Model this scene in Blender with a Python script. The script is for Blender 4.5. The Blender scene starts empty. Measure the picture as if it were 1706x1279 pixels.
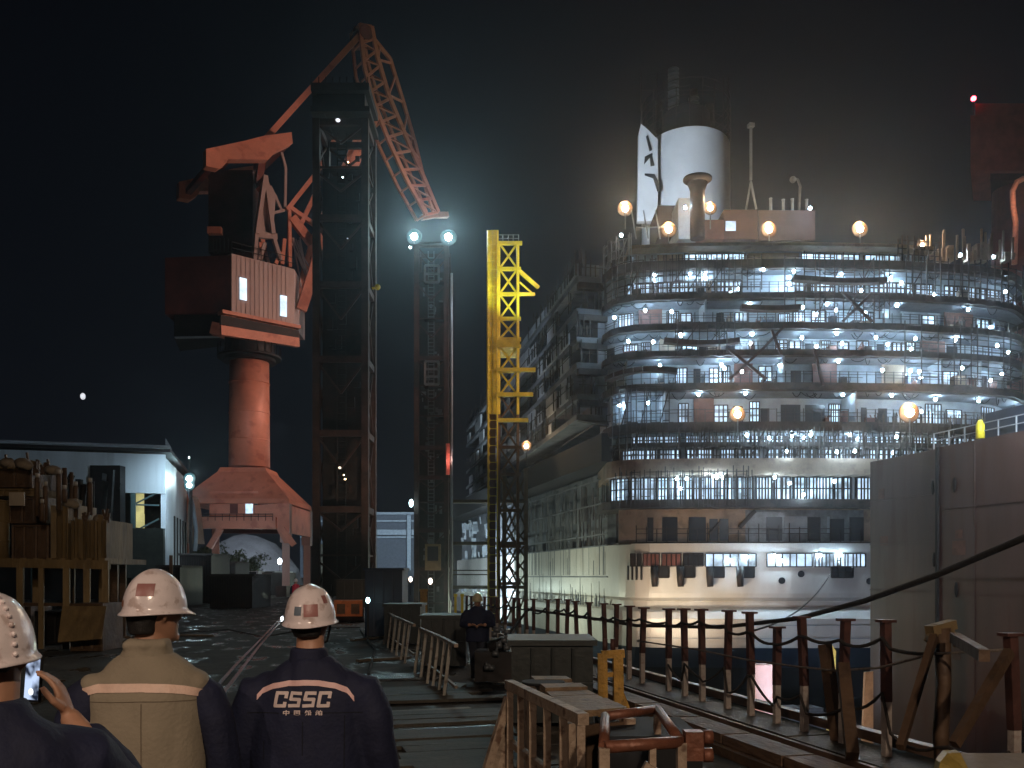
import bpy, bmesh, math, random
from mathutils import Vector, Matrix
from mathutils.bvhtree import BVHTree
random.seed(7)
R = math.radians
SC = bpy.context.scene
COL = SC.collection
# ---------------------------------------------------------------- camera
K = 1500.0                      # focal length in photograph pixels
YAW = R(14.32)                  # the dock runs along world Y; the camera looks a little to its right
CY, SY = math.cos(YAW), math.sin(YAW)
cam_d = bpy.data.cameras.new('camera')
cam_d.sensor_width = 36.0
cam_d.lens = 36.0*K/1706.0
cam_d.shift_y = (960-639.5)/1706.0
cam_d.clip_start = 0.05
cam_d.clip_end = 5000
cam = bpy.data.objects.new('camera', cam_d); COL.objects.link(cam)
cam.location = (0, 0, 1.85)
cam.rotation_euler = (R(90), 0, -YAW)
SC.camera = cam
SC.view_settings.view_transform = 'Standard'
SC.view_settings.look = 'None'
SC.view_settings.gamma = 1
SC.view_settings.exposure = .3
SC.cycles.use_denoising = True
SC.cycles.use_light_tree = True
SC.cycles.max_bounces = 5
SC.cycles.diffuse_bounces = 3
SC.cycles.glossy_bounces = 3
SC.cycles.volume_bounces = 0
SC.cycles.sample_clamp_indirect = 4.0
SC.cycles.caustics_reflective = False
SC.cycles.caustics_refractive = False
# ---------------------------------------------------------------- world: night sky
wd = bpy.data.worlds.new('World'); SC.world = wd; wd.use_nodes = True
nt = wd.node_tree; bg = nt.nodes['Background']
tc = nt.nodes.new('ShaderNodeTexCoord'); sx = nt.nodes.new('ShaderNodeSeparateXYZ')
cr = nt.nodes.new('ShaderNodeValToRGB')
nt.links.new(tc.outputs['Generated'], sx.inputs[0]); nt.links.new(sx.outputs['Z'], cr.inputs[0])
nt.links.new(cr.outputs[0], bg.inputs[0])
cr.color_ramp.elements[0].position = 0.0; cr.color_ramp.elements[0].color = (.0100, .0122, .0175, 1)
cr.color_ramp.elements[1].position = .62; cr.color_ramp.elements[1].color = (.0022, .0027, .0048, 1)
e = cr.color_ramp.elements.new(.22); e.color = (.0062, .0080, .0120, 1)
bg.inputs[1].default_value = .42

def W(xc, d, z):
    """camera-aligned ground coordinates (right, ahead, up) to world"""
    return Vector((xc*CY + d*SY, -xc*SY + d*CY, z))
def C(px, py, d):
    return W((px-853)/K*d, d, 1.85+(960-py)/K*d)
def ZP(py, d): return 1.85+(960-py)/K*d
def G(px, py, z=0.0):
    d = (1.85-z)*K/(py-960); return C(px, py, d)

# ---------------------------------------------------------------- lights
def lamp(name, kind, loc, power, col, size=.2, target=None, angle=60, blend=.6):
    l = bpy.data.lights.new(name, kind); l.energy = power; l.color = col
    l.shadow_soft_size = size
    if kind == 'SPOT': l.spot_size = R(angle); l.spot_blend = blend
    o = bpy.data.objects.new(name, l); COL.objects.link(o); o.location = loc
    if target is not None:
        o.rotation_euler = (Vector(target)-Vector(loc)).to_track_quat('-Z', 'Y').to_euler()
    return o
WARM = (1, .62, .36); COOL = (.72, .86, 1.0); TEAL = (.62, .92, 1.0)
# yard mast behind the photographer lights the backs of the people and the near guard rails
lamp('unseen_yard_light', 'SPOT', W(3.5, -9, 8.5), 2700, (1, .78, .58), .25, W(0.2, 7, .6), 70)
lamp('unseen_yard_light', 'SPOT', W(-7, -6, 7.5), 800, (1, .74, .58), .25, W(-2, 4, 1.4), 60)
# yard mast off to the right lights the level luffing crane
lamp('unseen_yard_light', 'SPOT', W(49, 68, 27), 78000, (1, .60, .46), .6, W(-21, 81, 27), 36)
lamp('unseen_yard_light', 'SPOT', W(30, 33, 7), 15000, (1, .56, .42), .5, W(-21, 80, 10), 22)  # added lamp with no fixture, fills the crane portal from out of view
# added flood without a body, brightens the big funnel and the top decks
lamp('funnel_fill_light', 'SPOT', C(1010, 330, 98), 26000, COOL, .4, C(1160, 290, 122), 50)
# warm and cool hull washing lamps on the dock floor
lamp('hull_light', 'SPOT', C(1050, 1085, 77), 3400, (1, .76, .52), .3, C(1150, 985, 87), 62)
lamp('hull_light', 'SPOT', C(1010, 1180, 62), 5200, (1, .70, .46), .3, C(1130, 935, 87), 46)
lamp('hull_light', 'SPOT', C(1340, 1230, 62), 6000, (.50, .72, 1), .3, C(1385, 1000, 87), 62)
lamp('hull_light', 'SPOT', C(1062, 1075, 79), 2600, (1, .84, .60), .2, C(1135, 1012, 86), 48)
# yellow staging mast lamp shining up the mast
lamp('mast_light', 'SPOT', C(915, 590, 74), 5200, (.86, 1, .38), .2, C(838, 440, 80), 40)
lamp('tower_fill_light', 'SPOT', C(700, 1010, 44), 2800, (1, .72, .5), .2, C(575, 600, 60), 66)  # added spot low on the quay, lifts the dark tower front
lamp('mast_light', 'SPOT', C(880, 700, 72), 90, (1, .9, .5), .2, C(838, 640, 80), 70)
# ship side, far quarter
lamp('hull_light', 'SPOT', C(775, 990, 128), 60000, (.72, .9, 1), .3, C(800, 930, 158), 95)
lamp('side_light', 'SPOT', C(560, 480, 92), 8000, (.72, .84, 1), .5, C(900, 600, 118), 50)
lamp('side_light', 'POINT', C(800, 985, 128), 1800, (.80, 1, .88), .4)
# warehouse wall
lamp('shed_light', 'SPOT', C(345, 800, 58), 1500, (.62, .84, 1), .2, C(285, 840, 64), 100)
lamp('shed_light', 'SPOT', C(250, 700, 40), 1500, (.66, .84, 1), .2, C(190, 755, 62), 60)
# rack on the left, amber
lamp('rack_light', 'SPOT', C(420, 700, 10), 340, (1, .68, .32), .2, C(90, 900, 23), 55)
# ---------------------------------------------------------------- materials
MC = {}
def mat(name, col, rough=.6, metal=0.0, var=.25, scale=2.0, bump=.15, bscale=None, emit=None, estr=0.0, spots=0.0, spotcol=None, stretch=None, detail=6):
    if name in MC: return MC[name]
    m = bpy.data.materials.new(name); m.use_nodes = True
    n = m.node_tree.nodes; L = m.node_tree.links; b = n['Principled BSDF']
    b.inputs['Roughness'].default_value = rough; b.inputs['Metallic'].default_value = metal
    tcn = n.new('ShaderNodeTexCoord'); mp = n.new('ShaderNodeMapping'); L.new(tcn.outputs['Object'], mp.inputs[0])
    if stretch: mp.inputs['Scale'].default_value = stretch
    nz = n.new('ShaderNodeTexNoise'); nz.inputs['Scale'].default_value = scale; nz.inputs['Detail'].default_value = detail
    nz.inputs['Roughness'].default_value = .65
    L.new(mp.outputs[0], nz.inputs['Vector'])
    rp = n.new('ShaderNodeValToRGB')
    rp.color_ramp.elements[0].position = .3; rp.color_ramp.elements[1].position = .7
    c0 = [max(0, c*(1-var)) for c in col]; c1 = [min(1, c*(1+var)) for c in col]
    rp.color_ramp.elements[0].color = (*c0, 1); rp.color_ramp.elements[1].color = (*c1, 1)
    L.new(nz.outputs['Fac'], rp.inputs[0])
    out = rp.outputs[0]
    if spots > 0:
        n2 = n.new('ShaderNodeTexNoise'); n2.inputs['Scale'].default_value = scale*2.7; n2.inputs['Detail'].default_value = 8
        L.new(mp.outputs[0], n2.inputs['Vector'])
        r2 = n.new('ShaderNodeValToRGB'); r2.color_ramp.elements[0].position = .56; r2.color_ramp.elements[1].position = .66
        r2.color_ramp.elements[0].color = (0, 0, 0, 1); r2.color_ramp.elements[1].color = (spots, spots, spots, 1)
        L.new(n2.outputs['Fac'], r2.inputs[0])
        mx = n.new('ShaderNodeMix'); mx.data_type = 'RGBA'
        L.new(r2.outputs[0], mx.inputs[0]); L.new(out, mx.inputs[6]); mx.inputs[7].default_value = (*(spotcol or (.08, .03, .015)), 1)
        out = mx.outputs[2]
    L.new(out, b.inputs['Base Color'])
    if bump:
        bn = n.new('ShaderNodeTexNoise'); bn.inputs['Scale'].default_value = bscale or scale*6; bn.inputs['Detail'].default_value = 5
        L.new(mp.outputs[0], bn.inputs['Vector'])
        bp = n.new('ShaderNodeBump'); bp.inputs['Strength'].default_value = bump; bp.inputs['Distance'].default_value = .05
        L.new(bn.outputs['Fac'], bp.inputs['Height']); L.new(bp.outputs[0], b.inputs['Normal'])
    if emit:
        b.inputs['Emission Color'].default_value = (*emit, 1); b.inputs['Emission Strength'].default_value = estr
    MC[name] = m; return m
def lit(name, col, s, var=0.0, scale=1.5):
    """something that gives off light (lamp glass, screen, lit window)"""
    if name in MC: return MC[name]
    m = bpy.data.materials.new(name); m.use_nodes = True
    n = m.node_tree.nodes; L = m.node_tree.links; b = n['Principled BSDF']
    b.inputs['Base Color'].default_value = (.1, .1, .1, 1); b.inputs['Roughness'].default_value = .3
    b.inputs['Emission Color'].default_value = (*col, 1); b.inputs['Emission Strength'].default_value = s
    if var:
        tcn = n.new('ShaderNodeTexCoord'); nz = n.new('ShaderNodeTexNoise'); nz.inputs['Scale'].default_value = scale; nz.inputs['Detail'].default_value = 5
        L.new(tcn.outputs['Object'], nz.inputs['Vector'])
        mr = n.new('ShaderNodeMapRange'); mr.inputs['From Min'].default_value = .35; mr.inputs['From Max'].default_value = .68
        mr.inputs['To Min'].default_value = s*(1-var); mr.inputs['To Max'].default_value = s*(1+var)
        L.new(nz.outputs['Fac'], mr.inputs['Value']); L.new(mr.outputs[0], b.inputs['Emission Strength'])
    MC[name] = m; return m

# ---------------------------------------------------------------- mesh helpers
class MB:
    def __init__(s): s.v = []; s.f = []; s.sm = []
    def add(s, vs, fs, smooth=False):
        o = len(s.v); s.v += [Vector(v) for v in vs]
        for f in fs: s.f.append([i+o for i in f]); s.sm.append(smooth)
        return s
    def box(s, c, sz, ax=None):
        """box centred on c, full sizes sz, axes ax (3 vectors)"""
        c = Vector(c); a = ax or (Vector((1,0,0)), Vector((0,1,0)), Vector((0,0,1)))
        h = [Vector(a[i])*(sz[i]/2) for i in range(3)]
        vs = [c+h[0]*i+h[1]*j+h[2]*k for i in (-1,1) for j in (-1,1) for k in (-1,1)]
        return s.add(vs, [(0,1,3,2),(4,6,7,5),(0,4,5,1),(2,3,7,6),(0,2,6,4),(1,5,7,3)])
    def bar(s, a, b, w, h=None, up=(0,0,1)):
        a = Vector(a); b = Vector(b); h = h or w; d = b-a; L = d.length
        if L < 1e-6: return s
        d /= L; u = Vector(up); r = d.cross(u)
        if r.length < 1e-3: r = d.cross(Vector((1,0,0)))
        if r.length < 1e-3: r = d.cross(Vector((0,1,0)))
        r.normalize(); u = r.cross(d)
        return s.box((a+b)/2, (w, L, h), (r, d, u))
    def tube(s, pts, rad, n=8, caps=True, smooth=True):
        pts = [Vector(p) for p in pts]; m = len(pts)
        rs = rad if isinstance(rad, (list, tuple)) else [rad]*m
        o = len(s.v); prev = None
        for i, p in enumerate(pts):
            t = (pts[min(i+1, m-1)]-pts[max(i-1, 0)]).normalized()
            if prev is None:
                r = t.cross(Vector((0,0,1)))
                if r.length < .05: r = t.cross(Vector((1,0,0)))
            else:
                r = prev - t*prev.dot(t)
            r.normalize(); prev = r; u = t.cross(r)
            for k in range(n):
                a = 2*math.pi*k/n; s.v.append(p + r*math.cos(a)*rs[i] + u*math.sin(a)*rs[i])
        for i in range(m-1):
            for k in range(n):
                k2 = (k+1) % n
                s.f.append([o+i*n+k, o+i*n+k2, o+(i+1)*n+k2, o+(i+1)*n+k]); s.sm.append(smooth)
        if caps:
            s.f.append([o+k for k in range(n)][::-1]); s.sm.append(False)
            s.f.append([o+(m-1)*n+k for k in range(n)]); s.sm.append(False)
        return s
    def cyl(s, c, r, h, n=24, r2=None, smooth=True):
        c = Vector(c); return s.tube([c, c+Vector((0,0,h))], [r, r if r2 is None else r2], n, True, smooth)
    def prism(s, poly, z0, z1):
        """vertical prism over plan polygon of (x, y)"""
        n = len(poly)
        vs = [(p[0], p[1], z0) for p in poly]+[(p[0], p[1], z1) for p in poly]
        fs = [list(range(n))[::-1], list(range(n, 2*n))]+[[i, (i+1) % n, n+(i+1) % n, n+i] for i in range(n)]
        return s.add(vs, fs)
    def extr(s, pts, vec):
        """extrude a planar polygon of 3D points by vec"""
        n = len(pts); vec = Vector(vec); pts = [Vector(p) for p in pts]
        vs = pts+[p+vec for p in pts]
        fs = [list(range(n)), list(range(n, 2*n))[::-1]]+[[i, n+i, n+(i+1) % n, (i+1) % n] for i in range(n)]
        return s.add(vs, fs)
    def ball(s, c, r, n=10, m=6, sq=(1,1,1)):
        c = Vector(c); vs = [c+Vector((0,0,r*sq[2]))]; fs = []
        for i in range(1, m):
            t = math.pi*i/m
            for k in range(n):
                a = 2*math.pi*k/n
                vs.append(c+Vector((r*math.sin(t)*math.cos(a)*sq[0], r*math.sin(t)*math.sin(a)*sq[1], r*math.cos(t)*sq[2])))
        vs.append(c-Vector((0,0,r*sq[2]))); e = len(vs)-1
        for k in range(n):
            fs.append((0, 1+k, 1+(k+1) % n)); fs.append((e, e-n+(k+1) % n, e-n+k))
        for i in range(m-2):
            for k in range(n):
                fs.append((1+i*n+k, 1+(i+1)*n+k, 1+(i+1)*n+(k+1) % n, 1+i*n+(k+1) % n))
        return s.add(vs, fs, True)
    def build(s, name, m, parent=None, local=False, fixn=True):
        off = Vector((0,0,0))
        if parent is not None and not local:
            p = parent
            while p is not None: off += p.location; p = p.parent
        me = bpy.data.meshes.new(name)
        me.from_pydata([tuple(v-off) for v in s.v], [], s.f)
        me.polygons.foreach_set('use_smooth', s.sm)
        if fixn:
            bm = bmesh.new(); bm.from_mesh(me); bmesh.ops.recalc_face_normals(bm, faces=bm.faces); bm.to_mesh(me); bm.free()
        me.materials.append(m); me.update()
        o = bpy.data.objects.new(name, me); COL.objects.link(o)
        if parent is not None: o.parent = parent
        return o
def tag(o, label, cat, group=None, kind=None):
    o['label'] = label; o['category'] = cat
    if group: o['group'] = group
    if kind: o['kind'] = kind
    return o
def thing(name, loc, label, cat, group=None, rz=0):
    o = bpy.data.objects.new(name, None); COL.objects.link(o); o.location = loc; o.rotation_euler = (0, 0, rz)
    o.empty_display_size = .2
    return tag(o, label, cat, group)
def struct(o): o['kind'] = 'structure'; return o
def root_mesh(mb, name, m, loc, label, cat, group=None):
    """a thing that is one mesh, with its origin at loc"""
    loc = Vector(loc); mb.v = [v-loc for v in mb.v]
    o = mb.build(name, m); o.location = loc
    return tag(o, label, cat, group)
def copy_tree(o, parent=None):
    c = o.copy(); COL.objects.link(c)
    if parent is not None: c.parent = parent
    for ch in o.children: copy_tree(ch, c)
    return c
def sag(a, b, drop, n=10):
    a = Vector(a); b = Vector(b)
    return [a.lerp(b, i/n)-Vector((0,0,drop*4*(i/n)*(1-i/n))) for i in range(n+1)]

M_ground = mat('wet_dark_concrete', (.042, .036, .029), .72, 0, .60, .55, .35, 7, spots=.8, spotcol=(.014, .013, .012), detail=12)
_n = M_ground.node_tree.nodes; _l = M_ground.node_tree.links; _a = _n.new('ShaderNodeTexNoise'); _a.inputs['Scale'].default_value = .8; _a.inputs['Detail'].default_value = 8
_t = _n.new('ShaderNodeTexCoord'); _m = _n.new('ShaderNodeMapping'); _m.inputs['Scale'].default_value = (2.2, .8, 1); _l.new(_t.outputs['Object'], _m.inputs[0]); _l.new(_m.outputs[0], _a.inputs['Vector'])
_r = _n.new('ShaderNodeMapRange'); _r.inputs['From Min'].default_value = .53; _r.inputs['From Max'].default_value = .62; _r.inputs['To Min'].default_value = .85; _r.inputs['To Max'].default_value = .26
_l.new(_a.outputs['Fac'], _r.inputs['Value']); _l.new(_r.outputs[0], _n['Principled BSDF'].inputs['Roughness'])
M_plank = mat('weathered_planks', (.052, .042, .029), .6, 0, .5, 1.6, .5, 16, stretch=(1, 3, 1))
M_floor = mat('dock_concrete', (.05, .05, .055), .7, 0, .4, .3, .2)
M_darksteel = mat('sooty_steel', (.018, .014, .013), .6, .3, .5, .8, .2, spots=.5, spotcol=(.05, .022, .016))
M_rustedge = mat('rusty_steel', (.050, .027, .022), .65, .2, .5, 1.2, .2)
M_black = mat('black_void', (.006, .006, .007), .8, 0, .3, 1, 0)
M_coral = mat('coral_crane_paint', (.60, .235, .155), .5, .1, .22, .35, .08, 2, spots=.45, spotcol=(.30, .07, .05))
M_coraldark = mat('dark_coral_paint', (.16, .05, .04), .6, .1, .35, .5, .1, 2)  # darker version of the coral crane paint
M_cream = mat('cream_house_paint', (.42, .31, .285), .5, .1, .16, .5, .08, 2, stretch=(1, 1, .2), spots=.2, spotcol=(.3, .14, .1))
M_yellow = mat('yellow_mast_paint', (.78, .66, .06), .5, .1, .25, .8, .1)
M_grey = mat('grey_metal', (.16, .17, .18), .45, .5, .35, 1.5, .1)
M_ship = mat('ship_white_primer', (.25, .285, .32), .5, 0, .34, .35, .08, 1.5, spots=.3, spotcol=(.24, .22, .20))
M_shipside = mat('ship_side_grey', (.15, .16, .18), .6, 0, .45, .22, .3, 2, spots=.7, spotcol=(.05, .05, .055))
M_slab = mat('deck_edge_brown', (.040, .032, .027), .75, 0, .6, .8, .5, 4, spots=.6, spotcol=(.012, .012, .013))
M_hull = mat('hull_white', (.50, .485, .46), .45, 0, .18, .22, .10, 1.2, spots=.45, spotcol=(.40, .36, .32), stretch=(1, 1, .4))
M_navyhull = mat('hull_boot_blue', (.016, .026, .045), .45, 0, .3, .3, .1)
M_scaf = mat('scaffold_pipe', (.040, .034, .030), .6, .3, .6, .6, 0)
M_fascia = mat('tan_primer_fascia', (.26, .20, .15), .7, 0, .35, .35, .3, 2, spots=.4, spotcol=(.08, .06, .05))
M_barge = mat('barge_hull_paint', (.062, .037, .031), .5, 0, .38, .16, .25, .6, spots=.75, spotcol=(.055, .022, .014), stretch=(1, 1.6, .22), detail=10)
M_funnel = mat('funnel_white', (.56, .59, .62), .5, 0, .12, .2, .05, 1)
L_win = lit('lit_cabin', (.56, .76, 1.0), .85, .75, .55)
L_win2 = lit('lit_cabin_strong', (.54, .78, 1.0), 1.35, .75, .8)
L_bulb = lit('work_bulb', (.56, .80, 1.0), 300)
L_warm = lit('sodium_flood', (1.0, .80, .56), 40)
M_halow = mat('amber_halo_dish', (.060, .030, .012), .6, 0, .1, 2, 0)
M_halot = mat('teal_halo_dish', (.010, .036, .042), .6, 0, .1, 2, 0)
M_shade = mat('lamp_dish_paint', (.010, .022, .030), .7, 0, .1, 2, 0)
L_teal = lit('metal_halide_flood', (.80, .98, 1.0), 40)
L_white = lit('white_point', (.85, .95, 1), 20)
L_amber = lit('amber_point', (1, .75, .4), 12)
L_red = lit('red_beacon', (1, .05, .08), 20)
# ================================================================ GROUND, DOCK
mb = MB()
mb.add([(-400,-40,0),(5.95,-40,0),(5.95,420,0),(-400,420,0)], [(0,1,2,3)])
struct(mb.build('ground', M_ground))
mb = MB(); mb.box((5.95-.2, 190, -6.2), (.4, 459.9, 12.38)); struct(mb.build('dock_wall', M_floor))
mb = MB(); mb.add([(5.95,-40,-12),(88,-40,-12),(88,420,-12),(5.95,420,-12)], [(0,1,2,3)]); struct(mb.build('dock_floor', M_floor))
mb = MB(); mb.add([(88.4,-40,.0),(400,-40,.0),(400,420,.0),(88.4,420,.0)], [(0,1,2,3)]); struct(mb.build('far_quay', M_floor))
mb = MB(); mb.box((88.2, 190, -6.0), (.4, 459, 12)); struct(mb.build('dock_wall_far', M_floor))
# low kerb beam along the dock edge (broken into two levels)
mb = MB()
y = -2.0
while y < 60:
    L = 2.6
    mb.box((5.42, y+L/2, .09+random.uniform(-.006,.006)), (.62, L-.03, .18))
    y += L
struct(mb.build('kerb', M_plank))
mb = MB(); mb.bar((5.07, -2, .10), (5.07, 60, .10), .05, .13); mb.bar((5.80, -2, .24), (5.80, 60, .24), .12, .10)
tag(mb.build('edge_pipe', mat('edge_pipe_rust', (.16, .10, .07), .5, .3, .4, 1, .1)), 'long rusty pipe laid along the kerb of the dock edge', 'pipe')

# curved crane rails set in the quay
trk = [(318,1210),(356,1154),(390,1114),(425,1077),(450,1050),(470,1030),(490,1009),(505,994),(516,984)]
for k, off in enumerate((0, 15)):
    pts = [G(px+off*(1.0 if py > 1100 else .7)*(py-960)/150, py) + Vector((0,0,.02)) for px, py in trk]
    mb = MB()
    for a, b in zip(pts, pts[1:]): mb.bar(a, b, .07, .05)
    tag(mb.build('crane_rail', mat('polished_rail', (.42, .44, .46), .25, .9, .2, 3, .05)),
        ['left steel crane rail curving away across the dark quay', 'right steel crane rail curving away across the dark quay'][k], 'rail', 'crane rails in the quay')
# dark wet patches and steel cover plates on the quay
for (px, py, w, l, lab) in ((668,1128,1.5,1.1,'steel cover plate with a bright wet edge'),(700,1062,1.6,1.6,'far cover plate near the slatted guard'),(745,1215,1.3,.8,'dark cover plate beside the plank walkway')):
    p = G(px, py)
    mb = MB(); mb.box(p+Vector((0,0,.012)), (w, l, .02)); mb.box(p+Vector((0,-l/2,.03)), (w, .03, .03)); mb.box(p+Vector((w/2,0,.03)), (.03, l, .03))
    o = tag(mb.build('cover_plate', mat('wet_plate', (.07, .075, .08), .25, .6, .4, 2, .4, 14)), lab, 'cover plate', 'cover plates on the quay')
t = thing('plank_walkway', W(-.6, 7.2, 0), 'walkway of wet timber boards laid across the quay between the worker and the guard rail', 'walkway')
mb = MB(); rnd = random.Random(3)
for i in range(27):
    y0 = 5.6+i*.34+rnd.uniform(-.03,.03); x0 = 1.05+rnd.uniform(-.18,.18)+(.35 if i > 26 else 0)
    if rnd.random() < .07: continue
    a = rnd.uniform(-.035,.035); L = rnd.uniform(1.6, 2.7)
    mb.box((x0+L/2, y0, .03+rnd.uniform(0,.018)), (L, .325, .045), (Vector((math.cos(a), math.sin(a), 0)), Vector((-math.sin(a), math.cos(a), 0)), Vector((0,0,1))))
mb.build('plank', M_plank, t)

# ================================================================ CRUISE SHIP
def dst(px):
    P = [(1003,91.5),(1015,89.4),(1035,88.2),(1060,87.5),(1150,86.9),(1330,86.6),(1500,87.2),(1620,88.5),(1680,90),(1700,92),(1712,96)]
    if px <= P[0][0]: return P[0][1]
    for (a, b), (c, d) in zip(P, P[1:]):
        if px <= c: return b+(d-b)*(px-a)/(c-a)
    return P[-1][1]
def zr(py): return ZP(py, 87.0)
def ST(px, off, z):
    d0 = dst(px); return W((px-853)/K*d0, d0+off, z)
def rng(a, b, step=18):
    n = max(1, int(round((b-a)/step))); return [a+(b-a)*i/n for i in range(n+1)]
def strip(mb, p0, p1, o0, o1, z0, z1, step=18, wav=0):
    """closed curved slab along the stern between two setbacks and heights"""
    xs = rng(p0, p1, step); vs = []; fs = []
    for i, x in enumerate(xs):
        w = wav*math.sin(x*.24)*.5
        vs += [ST(x, o0, z0+w), ST(x, o1, z0+w), ST(x, o1, z1), ST(x, o0, z1)]
    for i in range(len(xs)-1):
        a = i*4; b = a+4
        fs += [(a, a+1, b+1, b), (a+1, a+2, b+2, b+1), (a+2, a+3, b+3, b+2), (a+3, a, b, b+3)]
    fs += [(3,2,1,0), tuple(len(vs)-4+k for k in range(4))]
    return mb.add(vs, fs)
SV = Vector((-.235, 1, 0)).normalized()      # ship's axis in camera-aligned coordinates
PT0 = W((1003-853)/K*91.5, 91.5, 0)
SVW = W(SV.x, SV.y, 0); SRW = Vector((SVW.y, -SVW.x, 0))
SU = Vector((-.169, 1, 0)).normalized(); SUW = W(SU.x, SU.y, 0); PU0 = W((962-853)/K*92, 92, 0)   # the upper decks flare outboard
def SD(t, off, z):                            # point on the port side: t metres ahead, off metres inboard
    if z > 17.5: return PU0 + SUW*t + SRW*off + Vector((0,0,z))
    return PT0 + SVW*t + SRW*off + Vector((0,0,z))
def sidebox(mb, t0, t1, o0, o1, z0, z1):
    mb.add([SD(t0,o0,z0), SD(t1,o0,z0), SD(t1,o1,z0), SD(t0,o1,z0), SD(t0,o0,z1), SD(t1,o0,z1), SD(t1,o1,z1), SD(t0,o1,z1)],
           [(0,1,2,3),(4,7,6,5),(0,4,5,1),(1,5,6,2),(2,6,7,3),(3,7,4,0)])
ship = thing('cruise_ship', W(30, 90, -12), 'huge white cruise ship under construction in the dock, its stern decks strung with lamps', 'ship')
SL = 96.0
# hull: loft of plan outlines
def outline(z, inset, px0=1037):
    pts = []
    xs = [px0, px0+3, px0+9, px0+22, px0+45]+rng(px0+80, 1640, 40)+[1672,1690,1702,1710]
    for x in xs:
        rr = 0
        if x < px0+45: rr = 3.0*((px0+45-x)/45)**2.6
        d0 = dst(max(x, 1060)); pts.append(W((x-853)/K*d0, d0+inset+rr, z))
    a = pts[0]; b = pts[-1]
    ins = SRW*(inset*.3)
    pts = [a+SVW*SL+ins, a+SVW*48+ins, a+SVW*20+ins]+[pts[0]+ins]+pts[1:]+[b+SVW*SL]
    return pts
lv = [(-12.0, 8.0), (-10.5, 5.0), (-7.1, 1.6), (-5.0, -.6), (-2.2, -1.2), (-1.55, -.6), (-1.15, 1.1), (-.55, 1.3), (-.22, .05), (0.2, 0), (2.5, 0), (5.05, 0)]
def loft(mb, rings):
    n = len(rings[0]); vs = []; fs = []
    for r in rings: vs += r
    for i in range(len(rings)-1):
        for k in range(n-1):
            fs.append((i*n+k, i*n+k+1, (i+1)*n+k+1, (i+1)*n+k))
    fs.append(tuple(range((len(rings)-1)*n, len(rings)*n)))
    fs.append(tuple(range(n))[::-1])
    for i in range(len(rings)-1): fs.append((i*n, (i+1)*n, (i+1)*n+n-1, i*n+n-1))
    return mb.add(vs, fs)
mb = MB(); loft(mb, [outline(z, o) for z, o in lv if z >= -5.01]); hull = mb.build('hull', M_hull, ship)
mb = MB(); loft(mb, [outline(z, o) for z, o in ((-7.1, 1.6), (-5.003, -.6))]); mb.build('boot_stripe', M_navyhull, ship)
mb = MB(); loft(mb, [outline(z, o) for z, o in ((-12.0, 8.0), (-10.5, 5.0), (-7.103, 1.6))]); mb.build('bottom', M_black, ship)
# hull openings
def panel(name, m, p0, p1, py0, py1, off, parent, th=.06, r=0, step=10):
    mb = MB(); strip(mb, p0, p1, off-th, off, zr(py1), zr(py0), step); return mb.build(name, m, parent)
def grille(name, p0, p1, py0, py1, off, parent, nv, nh, w=.10, m=None, jit=0, rd=random.Random(5)):
    mb = MB()
    for i in range(nv+1):
        x = p0+(p1-p0)*i/nv+rd.uniform(-jit, jit); mb.bar(ST(x, off, zr(py1)), ST(x, off, zr(py0)), w)
    for j in range(nh+1):
        y = py0+(py1-py0)*j/nh
        xs = rng(p0, p1, 30)
        for a, b in zip(xs, xs[1:]): mb.bar(ST(a, off, zr(y)), ST(b, off, zr(y)), w)
    return mb.build(name, m or M_darksteel, parent)
M_glassdark = mat('dark_opening', (.012, .013, .017), .3, 0, .3, 1, 0)
rd = random.Random(11)
for (a, b, L) in ((1050,1058,0),(1061,1068,0),(1071,1098,0),(1102,1134,0),(1138,1171,1)):
    f = panel('window', M_coraldark if not L else M_glassdark, a, b, 923, 942, -.03, ship, .05); grille('frame', a, b, 922, 943, -.12, f, 4, 1, .08)
for (a, b) in ((1176,1258),(1278,1352),(1356,1396),(1400,1440)):
    f = panel('window', L_win, a, b, 923, 943, -.03, ship, .05); grille('frame', a, b, 922, 944, -.13, f, 6, 1, .10, jit=1.5)
for a in (1098,1141,1190,1240):
    f = panel('mooring_port', M_glassdark, a, a+15, 945, 961, -.02, ship, .05); grille('frame', a-1, a+16, 944, 962, -.09, f, 1, 1, .12)
    mb = MB(); mb.tube([ST(a-9, -.3, zr(944)), ST(a-9, -.45, zr(960)), ST(a-8, -.4, zr(977))], [.36, .36, .30], 8); mb.build('fairlead_pipe', M_darksteel, ship)
for a in (1046,1053,1060,1068): 
    mb = MB(); mb.bar(ST(a, -.15, zr(942)), ST(a, -.15, zr(966)), .16); mb.build('guard_pipe', M_darksteel, ship)
f = panel('side_port', M_glassdark, 1386, 1419, 945, 961, -.02, ship, .05); grille('frame', 1385, 1420, 944, 962, -.1, f, 3, 2, .14)
for (x, y) in ((1302,967),(1334,956),(1448,968)):
    mb = MB(); c = ST(x, -.05, zr(y)); mb.tube([c, c+W(0,-.12,0)], .33, 10); mb.build('hawse_hole', M_glassdark, ship)
mb = MB()
for y in (1040, 1062):
    xs = rng(1060, 1660, 30)
    for a, b in zip(xs, xs[1:]): mb.bar(ST(a, -1.28, zr(y)), ST(b, -1.28, zr(y)), .05)
mb.build('weld_seam', M_ship, ship)

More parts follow.
